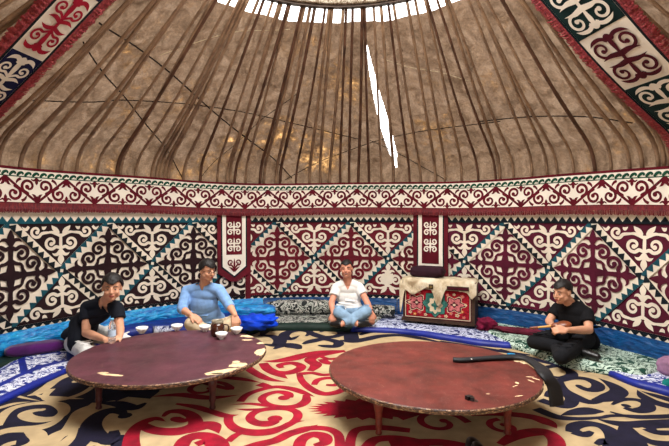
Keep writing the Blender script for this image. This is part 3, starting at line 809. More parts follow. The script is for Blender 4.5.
def skirt(s0, s1, m, label, bulge, zt=.275):
    mb = MB(); n = int((s1-s0)/.05); vs = []; K = 12
    for i in range(n+1):
        s = s0+(s1-s0)*i/n
        for k in range(K+1):
            z = .012+(zt-.012)*k/K; f = math.sin(PI*min(1, (k+.6)/K)*.95)
            o = .07+bulge*f*(1+.35*noise.noise(Vector((s*2.2, z*4, 1))))+.012*noise.noise(Vector((s*9, z*14, 2)))
            vs.append(wmap(0)(s, z, o))
    mb.add(vs, [(i*(K+1)+k, i*(K+1)+k+1, (i+1)*(K+1)+k+1, (i+1)*(K+1)+k) for i in range(n) for k in range(K)])
    tag(mb.build('wall_base_cloth', m, None, True), label, 'cloth', 'satin cloths along the wall base')
skirt(-6.0, px_s(262), AZ.m, 'bright azure satin cloth along the wall base behind the two men on the left', .07)
skirt(px_s(262)+.01, px_s(398), DAZ.m, 'deep blue cloth along the wall base behind the man in the white shirt', .01, .27)
skirt(px_s(398)+.01, 6.0, DAZ.m, 'deep blue cloth along the wall base from the chest to the right edge', .015, .27)
cushion('cushion', (P(252,306,6.35)[0]+.0, 6.45, .17), (.62,.22,.15), .12, AZ.m, 'azure satin cushion between the man in blue and the grey quilt', 'cushion', 3, crump=.12)
cushion('blanket_bundle', (P(256,321,5.7)[0], 5.72, .17), (.5,.36,.17), 0, mat('bright_blue_cloth', (8,60,190), rough=.6, var=.2, vs=6), 'crumpled bright blue blanket on the floor beside the man in blue', 'blanket', 5, crump=.35, lumps=2.6, pw=.8)
cushion('bolster', (P(300,302,6.55)[0], 6.62, .185), (1.0,.24,.19), .03, QGR, 'grey brocade bolster rolled against the wall left of the man in white', 'bolster', 6, crump=.1)
cushion('bolster', (P(382,304,6.45)[0], 6.5, .155), (.38,.22,.14), -.2, QGR, 'small grey brocade bolster against the wall right of the man in white', 'bolster', 7, crump=.1)
cushion('cloth_bundle', (P(484,321,5.85)[0], 5.78, .13), (.24,.2,.15), .3, mat('maroon_cloth', (104,18,48), var=.25), 'crumpled maroon cloth on the floor right of the chest', 'cloth', 8, crump=.45, pw=.8)
cushion('folded_cloth', (P(520,328,5.45)[0]+.05, 5.48, .115), (.62,.14,.07), -.5, mat('dusky_maroon_cloth', (86,26,42), var=.3), 'dusky maroon cloth laid along the back of the green quilt', 'cloth', 9, crump=.3, pw=.7)
cushion('cushion', (P(674,372,4.15)[0], 4.13, .13), (.24,.24,.16), .4, mat('mauve_cloth', (150,112,140), var=.2), 'mauve cushion cut off by the right edge of the photo', 'cushion', 10)
cushion('cushion', (P(674,390,3.9)[0]+.02, 3.87, .05), (.2,.2,.10), .4, mat('teal_cloth', (16,108,104), var=.2), 'small teal cushion at the right edge of the photo below the mauve one', 'cushion', 11)
# ------------------------------------------------------------------ round low tables
def table_mat(name, a, b, seed, patches):
    t = NT(name); v = t.coord(); t.b.inputs['Roughness'].default_value = .35; t.b.inputs['Specular IOR Level'].default_value = .35
    f = t.noise(v, 3.0+seed, 6, .3, .7); c = t.ramp(f, [(.3, a), (.52, b), (.75, scale_c(b, 1.22))])
    # fine pale scratches
    g = t.noise(t.coord((18,3,1)), 9, 3, 1.2, .6); m = t.n('ShaderNodeMixRGB'); t.l(t.ramp(g, [(.61,(0,0,0)),(.68,(120,120,120))]), m.inputs[0]); t.l(c, m.inputs[1]); m.inputs[2].default_value = lin((206,170,140))
    t.l(m.outputs[0], t.b.inputs['Base Color'])
    t.l(t.ramp(t.noise(v, 7, 4), [(.3,(160,160,160)),(.7,(196,196,196))]), t.b.inputs['Roughness']); t.bump(t.noise(v, 40, 3), .12, .004); return t.m
EDGE = NT('chipped_plywood_edge'); v = EDGE.coord((1,1,1)); EDGE.l(EDGE.ramp(EDGE.noise(EDGE.coord((1,1,2.5)), 46, 4, 0, .7), [(.44,(46,26,22)),(.53,(92,60,44)),(.6,(170,136,104))]), EDGE.b.inputs['Base Color']); EDGE.bump(EDGE.noise(v, 60, 3), .6, .01)
WORN = mat('bare_worn_wood', (214,186,146), var=.1, vs=20)
def table(name, c, r, top_m, leg_m, label, patches, scr, lz=.33):
    t = thing(name, (c[0], c[1], 0), label, 'table', 'low round tables'); cx, cy = c; mb = MB()
    ring = lambda i: 1 if 3 <= i <= 5 else 0
    prf = [(.001,lz),(r*.5,lz),(r-.02,lz),(r-.006,lz-.001),(r,lz-.006),(r+.001,lz-.018),(r-.003,lz-.032),(r-.03,lz-.034),(.001,lz-.034)]
    n = 120; vs = []
    for i, (a, z) in enumerate(prf):
        for k in range(n):
            ph = 2*PI*k/n; ra = a+(.004*noise.noise(Vector((k*.8, i*.3, c[0]))) if a > r-.02 else 0); vs.append((cx+ra*math.cos(ph), cy+ra*math.sin(ph), z))
    fs = []; mi = []
    for i in range(len(prf)-1):
        for k in range(n): fs.append((i*n+k, (i+1)*n+k, (i+1)*n+(k+1) % n, i*n+(k+1) % n)); mb.mi.append(ring(i))
    mb.v += vs; mb.f += fs
    for (px_, py_, w, l, ang) in patches:       # places where the paint is gone, with ragged outline
        q = FL(px_, py_, lz); vs = []; N = 22
        for k in range(N):
            a = 2*PI*k/N; rr = 1+.45*noise.noise(Vector((k*.9, px_, 0))); x = w*rr*math.cos(a); y = l*rr*math.sin(a)
            X = q.x+x*math.cos(ang)-y*math.sin(ang)-cx; Y = q.y+x*math.sin(ang)+y*math.cos(ang)-cy; d = math.hypot(X, Y)
            if d > r-.005: X *= (r-.005)/d; Y *= (r-.005)/d
            vs.append((X+cx, Y+cy, lz+.0007))
        mb.add(vs, [tuple(range(N))], 2)
    mb.build('tabletop', [top_m, EDGE.m, WORN], t)
    mb = MB(); h = .43
    for a, b in (((-h,-h),(h,-h)),((h,-h),(h,h)),((h,h),(-h,h)),((-h,h),(-h,-h))):
        x0, y0 = a; x1, y1 = b; L = math.hypot(x1-x0, y1-y0); an = math.atan2(y1-y0, x1-x0)
        mb.box((cx+(x0+x1)/2*.93, cy+(y0+y1)/2*.93, lz-.058), (L*.9, .022, .05), 0, Matrix.Rotation(an, 3, 'Z'))
    mb.build('apron', leg_m, t)
    for sx, sy in ((-1,-1),(1,-1),(1,1),(-1,1)):
        mb = MB(); mb.lathe((cx+sx*h, cy+sy*h*.86, 0), [(.001,.009),(.022,.009),(.024,.02),(.018,.035),(.020,.06),(.027,.075),(.022,.09),(.024,.14),(.032,.19),(.036,.215),(.028,.225),(.036,.24),(.038,lz-.034),(.001,lz-.034)], 16)
        mb.build('leg', leg_m, t, True)
    return t
TL = table_mat('plum_table_paint', (54,28,36), (80,42,52), 0, 0); TR = table_mat('red_brown_table_paint', (66,26,22), (98,40,34), 1, 0)
LG = mat('dark_red_leg_paint', (66,26,26), rough=.45, var=.25, vs=20, spec=.4); LG2 = mat('red_brown_leg_paint', (112,46,34), rough=.45, var=.25, vs=20, spec=.4)
table('low_round_table', (-1.352,3.885), .772, TL, LG, 'low round plum painted wooden table with tea bowls on the left', [(250,336,.09,.05,0),(262,343,.05,.03,.5),(261,352,.05,.1,0),(236,362,.03,.03,0),(226,371,.15,.045,.42),(238,365,.07,.05,.4),(214,374,.06,.02,.3),(112,375,.09,.018,-.2),(103,373,.04,.02,0),(247,340,.05,.02,0)], 0)
table('low_round_table', (.725,3.475), .765, TR, LG2, 'low round red-brown wooden table with a black strap on it on the right', [(527,363,.05,.03,0),(520,361,.05,.03,.2),(488,394,.012,.006,0),(531,381,.008,.03,.4),(517,383,.012,.02,0),(480,342,.02,.02,0),(536,379,.008,.03,.6),(519,396,.03,.006,.3),(530,377,.03,.006,-.2),(515,386,.03,.004,.6)], 0)
# ------------------------------------------------------------------ tableware
CER = mat('white_porcelain', (236,236,232), rough=.2, var=.02, bump=0, spec=.5)
TEA = mat('brown_tea', (120,60,20), rough=.1, var=.1, bump=0)
def bowl(px_, py_, r, label):
    q = FL(px_, py_, .33); mb = MB()
    mb.lathe((q.x, q.y, .3305), [(.001,.0),(r*.42,.0),(r*.42,.008),(r*.62,.016),(r*.88,.036),(r,.058),(r*.96,.058),(r*.84,.038),(r*.58,.02),(.001,.014)], 28)
    o = mb.build('tea_bowl', CER, None, True, (q.x, q.y, .33)); tag(o, label, 'bowl', 'porcelain tea bowls'); return o
bowl(142,333.2,.058,'white porcelain tea bowl nearest the water bottle'); bowl(177,330.5,.058,'white porcelain tea bowl between the patterned cloth and the man in blue'); 
bowl(205,331.5,.056,'white porcelain tea bowl touching the left of the glass tea jar'); bowl(221.5,339,.056,'white porcelain tea bowl nearest the camera in front of the jar'); bowl(236.5,333.8,.058,'white porcelain tea bowl right of the glass tea jar')
GL = NT('clear_plastic'); GL.b.inputs['Transmission Weight'].default_value = .85; GL.b.inputs['Roughness'].default_value = .08; GL.b.inputs['IOR'].default_value = 1.25; GL.b.inputs['Base Color'].default_value = (.9,.95,1,1)
q = FL(112,343,.33); t = thing('water_bottle', (q.x, q.y, .33), 'clear plastic water bottle with blue cap standing on the plum table', 'bottle')
mb = MB(); mb.lathe((q.x,q.y,.3305), [(.001,.004),(.026,.0),(.032,.008),(.031,.03),(.033,.04),(.031,.05),(.033,.06),(.033,.12),(.031,.13),(.033,.14),(.03,.16),(.018,.185),(.013,.195),(.013,.205),(.001,.205)], 24); mb.build('bottle_body', GL.m, t, True)
mb = MB(); mb.lathe((q.x,q.y,.3305), [(.0338,.065),(.0338,.118)], 24); mb.build('wrap_label', mat('bottle_wrap', (196,216,236), rough=.4, var=.06, bump=0), t, True)
mb = MB(); mb.lathe((q.x,q.y,.3305), [(.001,.221),(.014,.221),(.0155,.218),(.0155,.203),(.013,.203)], 20); mb.build('cap', mat('light_blue_cap', (120,190,224), rough=.4, var=.02, bump=0), t, True)
q = FL(217.5,336,.33); t = thing('tea_jar', (q.x, q.y, .33), 'dark glass jar of brown tea standing among the bowls', 'jar')
JG = NT('dark_tea_glass'); JG.b.inputs['Base Color'].default_value = lin((64,30,18)); JG.b.inputs['Roughness'].default_value = .08; JG.b.inputs['Specular IOR Level'].default_value = .7
mb = MB(); mb.lathe((q.x,q.y,.3305), [(.001,.002),(.05,.002),(.062,.02),(.066,.06),(.064,.1),(.05,.125),(.001,.125)], 28); mb.build('jar_body', JG.m, t, True)
mb = MB(); mb.lathe((q.x,q.y,.3305), [(.05,.122),(.055,.13),(.056,.15),(.052,.152),(.048,.135),(.048,.122)], 28); mb.build('rim', mat('jar_rim', (150,140,120), rough=.2, var=.1, bump=0, spec=.6), t, True)
mb = MB(); mb.tube(spline([(q.x+.06,q.y,.44),(q.x+.1,q.y,.43),(q.x+.1,q.y,.38),(q.x+.064,q.y,.36)], 6), .007, 8); mb.build('handle', JG.m, t, True)
# small black clip on the right table
q = FL(471,400,.33); t = thing('key_fob', (q.x,q.y,.33), 'small black clip lying near the front edge of the red-brown table', 'clip')
BLK = mat('black_plastic', (16,16,18), rough=.35, var=.1, spec=.5); GRY = mat('grey_metal', (120,116,112), rough=.3, var=.1, metal=.8)
mb = MB(); mb.box((q.x-.01,q.y+.01,.342), (.04,.03,.022), 0, Matrix.Rotation(.5,3,'Z')); mb.box((q.x+.005,q.y-.012,.342), (.025,.028,.02), 0, Matrix.Rotation(-.3,3,'Z')); o = mb.build('case', BLK, t)
mb = MB(); mb.tube([(q.x+.022+.014*math.cos(a*PI/5), q.y-.02+.014*math.sin(a*PI/5), .334) for a in range(11)], .0022, 6); mb.build('ring', GRY, t)
# black padded strap
def strap():
    L = .332
    k = [(FL(453,361.5,L),.035),(FL(462,362,L),.045),(FL(478,361,L),.04),(FL(498,359.5,L),.055),(FL(514,359,L),.062),(FL(526,361,L),.055),(FL(535,366,L),.06),(FL(542,371.5,L),.075),(FL(546,377,L)+Vector((.0,0,-.006)),.09)]
    e = k[-1][0]
    k += [(P(551.5,385,3.26),.09),(P(554,395,3.25),.095),(P(555,405,3.24),.095)]
    t = thing('padded_strap', tuple(k[0][0]), 'black padded strap lying across the red-brown table and hanging over its right edge', 'strap')
    pts = spline([a for a, b in k], 6); ws = spline([Vector((b*1.35, 0, 0)) for a, b in k], 6); mb = MB(); vs = []; N = 10
    for i, p in enumerate(pts):
        d = (pts[min(i+1, len(pts)-1)]-pts[max(i-1, 0)]).normalized()
        up = Vector((.0,0,1)) if i < 8*6 else Vector((.75,-.5,.25)); 
        f = max(0, min(1, (i-44)/12)); up = Vector((0,0,1)).lerp(Vector((.85,-.3,.3)), f)
        side = d.cross(up).normalized()
        g_ = max(0, min(1, (i-42)/10)); side = (side*(1-g_)+Vector((-.93,-.36,0))*g_*(1 if side.x < 0 else -1)).normalized()
        # hang with width along the table rim
        nn = side.cross(d).normalized(); w = ws[i].x/2; th = .016
        for j in range(N):
            a = 2*PI*j/N; vs.append(p+side*w*math.copysign(abs(math.cos(a))**.6, math.cos(a))+nn*(th*math.sin(a)+th))
    n = len(pts); fs = [(i*N+j, i*N+(j+1) % N, (i+1)*N+(j+1) % N, (i+1)*N+j) for i in range(n-1) for j in range(N)]+[tuple(range(N)), tuple(range((n-1)*N, n*N))[::-1]]
    mb.add(vs, fs); mb.build('strap_body', mat('black_nylon', (20,20,24), rough=.6, var=.2, spec=.4), t, True)
    q = FL(511,357.5,.332); mb = MB(); mb.ell((q.x, q.y, .361), (.034,.022,.004), None, 16); mb.build('badge', mat('blue_badge', (20,120,170), rough=.4, var=.05), t, True)
    q = FL(471,362,.332); mb = MB(); mb.box((q.x, q.y, .359), (.008,.05,.004)); mb.build('white_stitch', mat('white_thread', (210,210,205)), t)
strap()
# dark shoe tip under the front of the right table
def shoe(px_, py_, label):
    q = FL(px_, py_, .03); t = thing('shoe', (q.x,q.y,.01), label, 'shoe'); mb = MB()
    vs = []; 
    mb.ell((q.x,q.y,.05), (.045,.09,.04), None, 18); mb.ell((q.x,q.y-.1,.06), (.04,.1,.05), None, 18); mb.build('upper', BLK, t, True)
    mb = MB(); mb.ell((q.x,q.y-.04,.021), (.05,.16,.012), None, 18); mb.build('sole', mat('grey_rubber', (110,110,112)), t, True)
shoe(474,449,'dark shoe resting on the carpet under the front of the red-brown table')
# ------------------------------------------------------------------ chest
A = P(403,319,6.15); B = P(474,325.5,5.8); A.z = B.z = .10; ex = (B-A); WCH = ex.length; ex.normalize(); ey = Vector((-ex.y, ex.x, 0)); ez = Vector((0,0,1)); HC = .5; DC = .38
def CH(x, y, z): return A+ex*x+ey*y+ez*z
t = thing('storage_chest', tuple(CH(WCH/2, DC/2, 0)), 'wooden chest with red flowered rug front standing on quilts by the wall', 'chest')
CWD = mat('dark_chest_wood', (62,44,34), rough=.5, var=.25, vs=12)
rotc = Matrix((ex, ey, ez)).transposed()
mb = MB(); mb.box(CH(WCH/2, DC/2, HC/2), (WCH, DC, HC), 0, rotc); mb.box(CH(WCH/2, DC/2, .02), (WCH+.03, DC+.03, .04), 0, rotc); mb.box(CH(WCH-.01, DC/2, HC/2), (.04, DC+.02, HC), 0, rotc); mb.build('box_body', CWD, t)
mb = MB(); mb.box(CH(WCH/2, DC/2, HC+.02), (WCH+.04, DC+.04, .04), 0, rotc); mb.build('lid', CWD, t)
mb = MB(); cm = lambda x, y, o: tuple(CH(x, -.004-o, y)); orn = Orn(mb, cm, .006, .0001)
CR = mat('rug_cream', (196,178,150)); CRD = mat('rug_red', (138,18,32), var=.3, vs=40); PNK = mat('rug_pink', (170,96,98), var=.3, vs=40); TGR = mat('rug_teal', (44,90,82), var=.4, vs=30); DK2 = mat('rug_dark', (70,16,28), var=.2); OR_ = mat('rug_ochre', (200,130,60))
def rect(x0, x1, y0, y1, o, m): mb.add([cm(x0,y0,o), cm(x1,y0,o), cm(x1,y1,o), cm(x0,y1,o)], [(0,1,2,3)], m)
def rbox(x0, x1, y0, y1, m): mb.box(CH((x0+x1)/2, -.003, (y0+y1)/2), (x1-x0, .01, y1-y0), m, rotc)
rbox(.02, WCH-.03, .045, HC-.05, 4)
rect(.032, WCH-.042, .057, HC-.062, .0045, 0); rect(.042, WCH-.052, .067, HC-.072, .005, 4); rect(.05, WCH-.06, .075, HC-.08, .0055, 1)
ccx, ccy = WCH*.47, HC*.5
def blob(cx_, cy_, rx, ry, m, k=0, amp=.0):
    orn.o += .0002; N = 32; mb.add([cm(cx_+rx*(1+amp*math.cos(k*a*2*PI/N))*math.cos(2*PI*a/N), cy_+ry*(1+amp*math.cos(k*a*2*PI/N))*math.sin(2*PI*a/N), orn.o) for a in range(N)], [tuple(range(N))], m)
for g in (-1, 1):
    blob(ccx+g*.24, ccy, .13, .10, 0, 6, .22); blob(ccx+g*.24, ccy, .12, .09, 4, 6, .22); blob(ccx+g*.24, ccy, .1, .075, 2, 6, .25); blob(ccx+g*.24, ccy, .04, .03, 4, 4, .3); blob(ccx+g*.24, ccy, .018, .014, 0)
blob(ccx, ccy, .155, .165, 4, 8, .12); blob(ccx, ccy, .145, .155, 3, 8, .12); blob(ccx, ccy-.02, .085, .1, 0, 8, .15); blob(ccx, ccy-.02, .04, .05, 3, 4, .3)
for x, y, m, r_ in ((.1,.12,0,.022),(.16,.1,5,.02),(.22,.13,2,.024),(.3,.1,0,.02),(.1,.36,2,.024),(.14,.4,0,.018),(.22,.38,2,.02),(.56,.1,0,.022),(.62,.14,2,.024),(.7,.12,0,.026),(.76,.17,5,.018),(.76,.36,2,.024),(.66,.38,0,.018),(.58,.37,2,.02),(.09,.25,0,.016),(.8,.26,0,.016),(.1,.3,2,.014),(.78,.1,2,.02),(.48,.09,2,.018)):
    blob(x*WCH/.9, y, r_, r_*.85, m, 5, .2); blob(x*WCH/.9, y, r_*.4, r_*.35, 5 if m != 5 else 0)
mb.build('rug_front', [CR, CRD, PNK, TGR, DK2, OR_], t)
# hide draped over the chest
HID = NT('pale_hide'); v = HID.coord(); HID.l(HID.ramp(HID.noise(v, 7, 4, .5), [(.3,(156,134,104)),(.5,(206,190,160)),(.7,(226,216,196))]), HID.b.inputs['Base Color']); HID.bump(HID.noise(HID.coord((1,1,.3)), 60, 4), 1., .02); HID.b.inputs['Roughness'].default_value = .95
mb = MB(); NX = 60; NV = 30; vs = []
def drop(x):                                 # how far the hide hangs down the front at x
    u = x/WCH
    d = .09+.03*math.sin(u*9)
    d += .27*math.exp(-((u-.52)/.075)**2)+.11*math.exp(-((u-.16)/.12)**2)*.6+.10*math.exp(-((u-.98)/.05)**2)+.33*math.exp(-((u+.02)/.035)**2)
    return d+.012*noise.noise(Vector((u*30, 0, 0)))
for i in range(NX+1):
    x = -.035+(WCH+.07)*i/NX; L0 = DC*.85; d = drop(x)
    for j in range(NV+1):
        s = (L0+d)*j/NV
        nz = .012*noise.noise(Vector((x*9, s*9, 2)))+.014
        if s < L0: p = CH(x, L0-s-.022, HC+.042+nz+.01)
        else: p = CH(x, -.034-nz, HC+.045-(s-L0)) if s-L0 > .02 else CH(x, -.026-nz*.7, HC+.05-(s-L0))
        if x < -.012 or x > WCH+.012:
            p.z -= .03
        vs.append(p)
mb.add(vs, [(i*(NV+1)+j, (i+1)*(NV+1)+j, (i+1)*(NV+1)+j+1, i*(NV+1)+j+1) for i in range(NX) for j in range(NV)])
hd = mb.build('animal_hide', HID.m, None, True); sm = hd.modifiers.new('s', 'SOLIDIFY'); sm.thickness = .008; sm.offset = 1
tag(hd, 'pale furry hide draped over the top and front of the chest', 'hide')
t2 = cushion('folded_cloth', CH(WCH*.32, DC*.5, HC+.135), (.44,.28,.14), math.atan2(ex.y, ex.x), mat('dark_plum_cloth', (42,16,28), rough=.8, var=.2), 'dark plum cloth folded on top of the chest at its left', 'cloth', 21, crump=.07, pw=.3)
mb = MB(); cm2 = lambda x, y, o: tuple(CH(x, -.052-o, y)); mb.box(CH(WCH*.79, -.055, HC-.035), (.27,.012,.05), 0, rotc); mb.box(CH(WCH*.79, -.062, HC-.035), (.24,.006,.025), 1, rotc); tag(mb.build('woven_strip', [mat('brown_strip', (62,42,34)), DK2]), 'brown woven strip lying on the hide at the right of the chest front', 'strip')
mb = MB(); mb.box(CH(WCH*.42, -.055, HC-.03), (.055,.012,.06), 0, rotc); mb.box(CH(WCH*.42, -.062, HC-.03), (.035,.006,.03), 1, rotc); tag(mb.build('chest_latch', [mat('latch_dark', (52,38,28)), mat('latch_brass', (120,100,62), metal=.5, rough=.5)]), 'small square dark latch at the middle of the chest front', 'latch')

# ------------------------------------------------------------------ people
SKIN = mat('skin', (204,150,120), rough=.55, var=.06, vs=12, bump=.1, spec=.35)
SKIN2 = mat('pink_skin', (206,142,116), rough=.55, var=.06, vs=12, bump=.1, spec=.35)
HAIR = mat('black_hair', (20,16,16), rough=.5, var=.3, vs=60, bump=.8, bs=220, spec=.4)
LIP = mat('lips', (160,84,76), rough=.5, var=.03, bump=0); EYE = mat('dark_eye', (28,18,16), rough=.3, var=0, bump=0); EYW = mat('eye_white', (186,170,158), rough=.3, var=0, bump=0)
def remesh(name, mb, m, parent, voxel=.006, smooth=6, it_f=.6):
    me = bpy.data.meshes.new(name); me.from_pydata(mb.v, [], mb.f); me.update()
    tmp = bpy.data.objects.new(name+'_tmp', me); C.objects.link(tmp)
    r = tmp.modifiers.new('r', 'REMESH'); r.mode = 'VOXEL'; r.voxel_size = voxel; r.use_smooth_shade = True
    s = tmp.modifiers.new('s', 'SMOOTH'); s.iterations = smooth; s.factor = it_f
    dg = bpy.context.evaluated_depsgraph_get(); dg.update()
    me2 = bpy.data.meshes.new_from_object(tmp.evaluated_get(dg)); me2.name = name
    bpy.data.objects.remove(tmp)
    me2.materials.clear(); me2.materials.append(m)
    loc = Vector(parent.location); me2.transform(Matrix.Translation(-loc))
    me2.polygons.foreach_set('use_smooth', [True]*len(me2.polygons)); me2.polygons.foreach_set('material_index', [0]*len(me2.polygons))
    o = bpy.data.objects.new(name, me2); C.objects.link(o); o.parent = parent; return o
def frame(fwd, up):
    f = Vector(fwd).normalized(); r = f.cross(Vector(up)).normalized(); u = r.cross(f); return Matrix((r, f, u)).transposed()
def hand(mb, w, d, n, thumb_side, curl=.5, s=1.):
    """w wrist, d pointing direction, n back-of-hand normal"""
    d = Vector(d).normalized(); n = (Vector(n)-d*Vector(n).dot(d)).normalized(); q = d.cross(n)*thumb_side
    w = Vector(w)
    for k in range(4):
        off = (k-1.5)*.0185*s; root = w+q*(-off)+d*.025*s; kn = w+q*(-off*1.08)+d*.088*s
        mb.cap(root, kn, .0145*s, .0125*s, 10)
        L = [.078,.086,.08,.062][k]*s; c = curl
        d1 = (d*math.cos(c*.8)-n*math.sin(c*.8)); d2 = (d*math.cos(c*1.9)-n*math.sin(c*1.9))
        p1 = kn+d1*L*.52; p2 = p1+d2*L*.48
        mb.cap(kn, p1, .0102*s, .009*s, 10); mb.cap(p1, p2, .009*s, .0072*s, 10)
    t0 = w+q*.016*s+d*.02*s; t1 = t0+(q*.7+d*.75-n*.15).normalized()*.048*s; t2 = t1+(q*.25+d*.95-n*.3).normalized()*.034*s
    mb.cap(t0, t1, .0155*s, .0125*s, 10); mb.cap(t1, t2, .0115*s, .009*s, 10)
def torso(mb, J, g=0., low=True):
    pel, ch, nk = J['pelvis'], J['chest'], J['neck']; side = (J['shR']-J['shL']).normalized(); up = (nk-pel).normalized(); f = up.cross(side).normalized() * 1
    fr = Matrix((side, f, up)).transposed(); k = J.get('w', 1.)
    if low: mb.ell(pel+up*.03, (.165*k+g, .125*k+g, .12+g), fr, 24)
    mid = pel.lerp(ch, .5)
    mb.ell(mid, (.15*k+g, .112*k+g, .15+g), fr, 24)
    mb.ell(ch, (.165*k+g, .112*k+g, .15+g), fr, 24)
    uc = ch.lerp(nk, .55); mb.ell(uc, (.155*k+g, .09*k+g, .085+g), fr, 24)
    mb.cap(J['shL'], J['shR'], .052+g, .052+g, 16)
    for s in ('shL', 'shR'): mb.cap(J[s], nk-up*.015, .052+g, .06+g, 14)
def person(J, name_label, shirt_m, trou_m, skin, sleeve=.55, glasses=False, smile=False, collar=False, watch=None, vneck=False, shoes=None, long_sleeve=False, hairkw={}, inner=None, shirt_long=.0, hs=1.):
    base = (J['pelvis'].x, J['pelvis'].y, .06)
    t = thing('person', base, name_label, 'person')
    mb = MB(); hc = J['head']; FR_ = frame(J['fwd'], J['up'])
    def h(x, y, z): return hc+FR_ @ (Vector((x, y, z))*hs)
    def E(m_, c, r, n=18): m_.ell(h(*c), [a*hs for a in r], FR_, n)
    # head
    E(mb, (0,-.014,.03), (.074,.092,.085), 28); E(mb, (0,.022,-.024), (.061,.066,.082), 28); E(mb, (0,.036,-.078), (.04,.042,.034))
    E(mb, (0,.06,.018), (.05,.024,.012)); mb.cap(h(0,.088,.008), h(0,.104,-.024), .008*hs, .0125*hs); E(mb, (0,.098,-.026), (.018,.012,.009))
    for g in (-1, 1):
        E(mb, (g*.034,.062,-.03), (.026,.022,.022)); E(mb, (g*.076,-.01,-.008), (.009,.018,.031)); E(mb, (g*.045,.02,-.055), (.022,.04,.03))
    E(mb, (0,.084,-.055), (.026,.012,.012)); E(mb, (0,.074,-.085), (.02,.018,.016))
    mb.cap(J['neck']-(J['neck']-J['chest']).normalized()*.02, h(0,-.025,-.06), .06, .054)
    torso(mb, J, -.008)
    for s in 'LR':
        sh, el, wr = J['sh'+s], J['el'+s], J['wr'+s]
        mb.cap(sh, el, .05, .04); mid = el.lerp(wr, .3); mb.cap(el, mid, .041, .042); mb.cap(mid, wr, .042, .027)
        hd, hn, ts = J['hand'+s]; hand(mb, wr, hd, hn, ts, J.get('curl', .5))
        hp, kn, an, to = J['hip'+s], J['kn'+s], J['an'+s], J['toe'+s]
        mb.cap(hp, kn, .078, .055); mb.cap(kn, kn.lerp(an, .35), .055, .052); mb.cap(kn.lerp(an, .35), an, .052, .035)
        mb.cap(an, an.lerp(to, .5), .036, .036); mb.cap(an.lerp(to, .5), to, .036, .026)
    remesh('body', mb, skin, t, .006, 5, .5)
    # face pieces
    for g in (-1, 1):
        m2 = MB(); E(m2, (g*.031,.0765,.001), (.0125,.0065,.0036 if not smile else .0024), 12); eo = m2.build('eye', EYW if not smile else EYE, t, True)
        m2 = MB(); E(m2, (g*.031,.081,.001), (.0078,.0042,.0036 if not smile else .002), 12); m2.build('iris', EYE, eo, True)
        m2 = MB(); m2.tube([h(g*.014,.086,.024), h(g*.032,.083,.030), h(g*.05,.068,.024)], [.0032*hs,.0042*hs,.0025*hs], 8); m2.build('eyebrow', HAIR, t, True)
    m2 = MB(); E(m2, (0,.0925,-.052), (.025,.0055,.0042), 14); E(m2, (0,.092,-.059), (.020,.006,.005), 14); lo = m2.build('lips', LIP, t, True)
    if smile:
        m2 = MB(); E(m2, (0,.0975,-.0555), (.017,.002,.0028), 12); m2.build('teeth', EYW, lo, True)
    # hair
    hk = dict(rx=.081, ry=.102, rz=.094, top=0., front=.07, side=.012, back=-.05); hk.update(hairkw)
    m2 = MB(); n = 64; H2 = 48; vs = []; keep = {}
    for i in range(H2+1):
        th = PI*i/H2
        for k in range(n):
            ph = 2*PI*k/n; d = 1+.035*noise.noise(Vector((math.cos(ph)*3, math.sin(ph)*3, math.cos(th)*4)))+.03*noise.noise(Vector((math.cos(ph)*11, math.sin(ph)*11, math.cos(th)*9)))
            x, y, z = hk['rx']*math.sin(th)*math.cos(ph)*d, -.014+hk['ry']*math.sin(th)*math.sin(ph)*d, .034+hk['top']+hk['rz']*math.cos(th)*d
            if y > .035: lim = hk['front']-.012*math.cos(x*45)+.3*max(0, abs(x)-.05)*0
            elif y > -.03: lim = hk['side']+(hk['front']-hk['side'])*((y+.03)/.065)**2
            else: lim = hk['side']+(hk['back']-hk['side'])*min(1, (-.03-y)/.05)
            keep[len(vs)] = (z > lim, (x, y, z)); vs.append((x, y, z))
    fs = []
    for i in range(H2):
        for k in range(n):
            f = (i*n+k, (i+1)*n+k, (i+1)*n+(k+1) % n, i*n+(k+1) % n)
            if sum(keep[q][0] for q in f) >= 3: fs.append(f)
    outer = [h(*p_) for p_ in vs]; inner_ = [h(p_[0]*.86, -.014+(p_[1]+.014)*.86, .03+(p_[2]-.03)*.86) for p_ in vs]
    o = len(vs); from collections import Counter
    ec = Counter()
    for f in fs:
        for a, b in zip(f, f[1:]+f[:1]): ec[(a, b)] += 1
    rim = [(a, b) for (a, b) in ec if (b, a) not in ec]
    m2.add(outer+inner_, fs+[tuple(q+o for q in f[::-1]) for f in fs]+[(b, a, a+o, b+o) for a, b in rim]); m2.build('hair', HAIR, t, True)
    if glasses:
        gm = mat('glasses_frame', (60,30,30), rough=.3, bump=0); m2 = MB()
        for g in (-1, 1):
            m2.tube([h(g*.032+.021*math.cos(a*PI/8), .096, .002+.0155*math.sin(a*PI/8)) for a in range(17)], .0017, 6)
            m2.tube([h(g*.053,.095,.006), h(g*.076,.06,.006), h(g*.082,.0,.004)], .0017, 6)
        m2.tube([h(-.011,.097,.004), h(0,.1,.007), h(.011,.097,.004)], .0016, 6); m2.build('glasses', gm, t, True)
    # shirt
    m2 = MB(); torso(m2, J, .011)
    side = (J['shR']-J['shL']).normalized(); up = (J['neck']-J['pelvis']).normalized()
    for s in 'LR':
        sh, el, wr = J['sh'+s], J['el'+s], J['wr'+s]
        if long_sleeve:
            m2.cap(sh, el, .066, .056); c_ = el.lerp(wr, long_sleeve); m2.tube([el, el.lerp(c_, .5), c_], [.056,.056,.05], 16)
        else:
            c_ = sh.lerp(el, sleeve); m2.tube([sh, sh.lerp(c_, .5), c_], [.064,.066,.068], 18); m2.ell(sh, (.064,)*3, None, 16)
    for a_, b_, c_, d_ in J.get('xshirt', ()): m2.cap(a_, b_, c_, d_, 20)
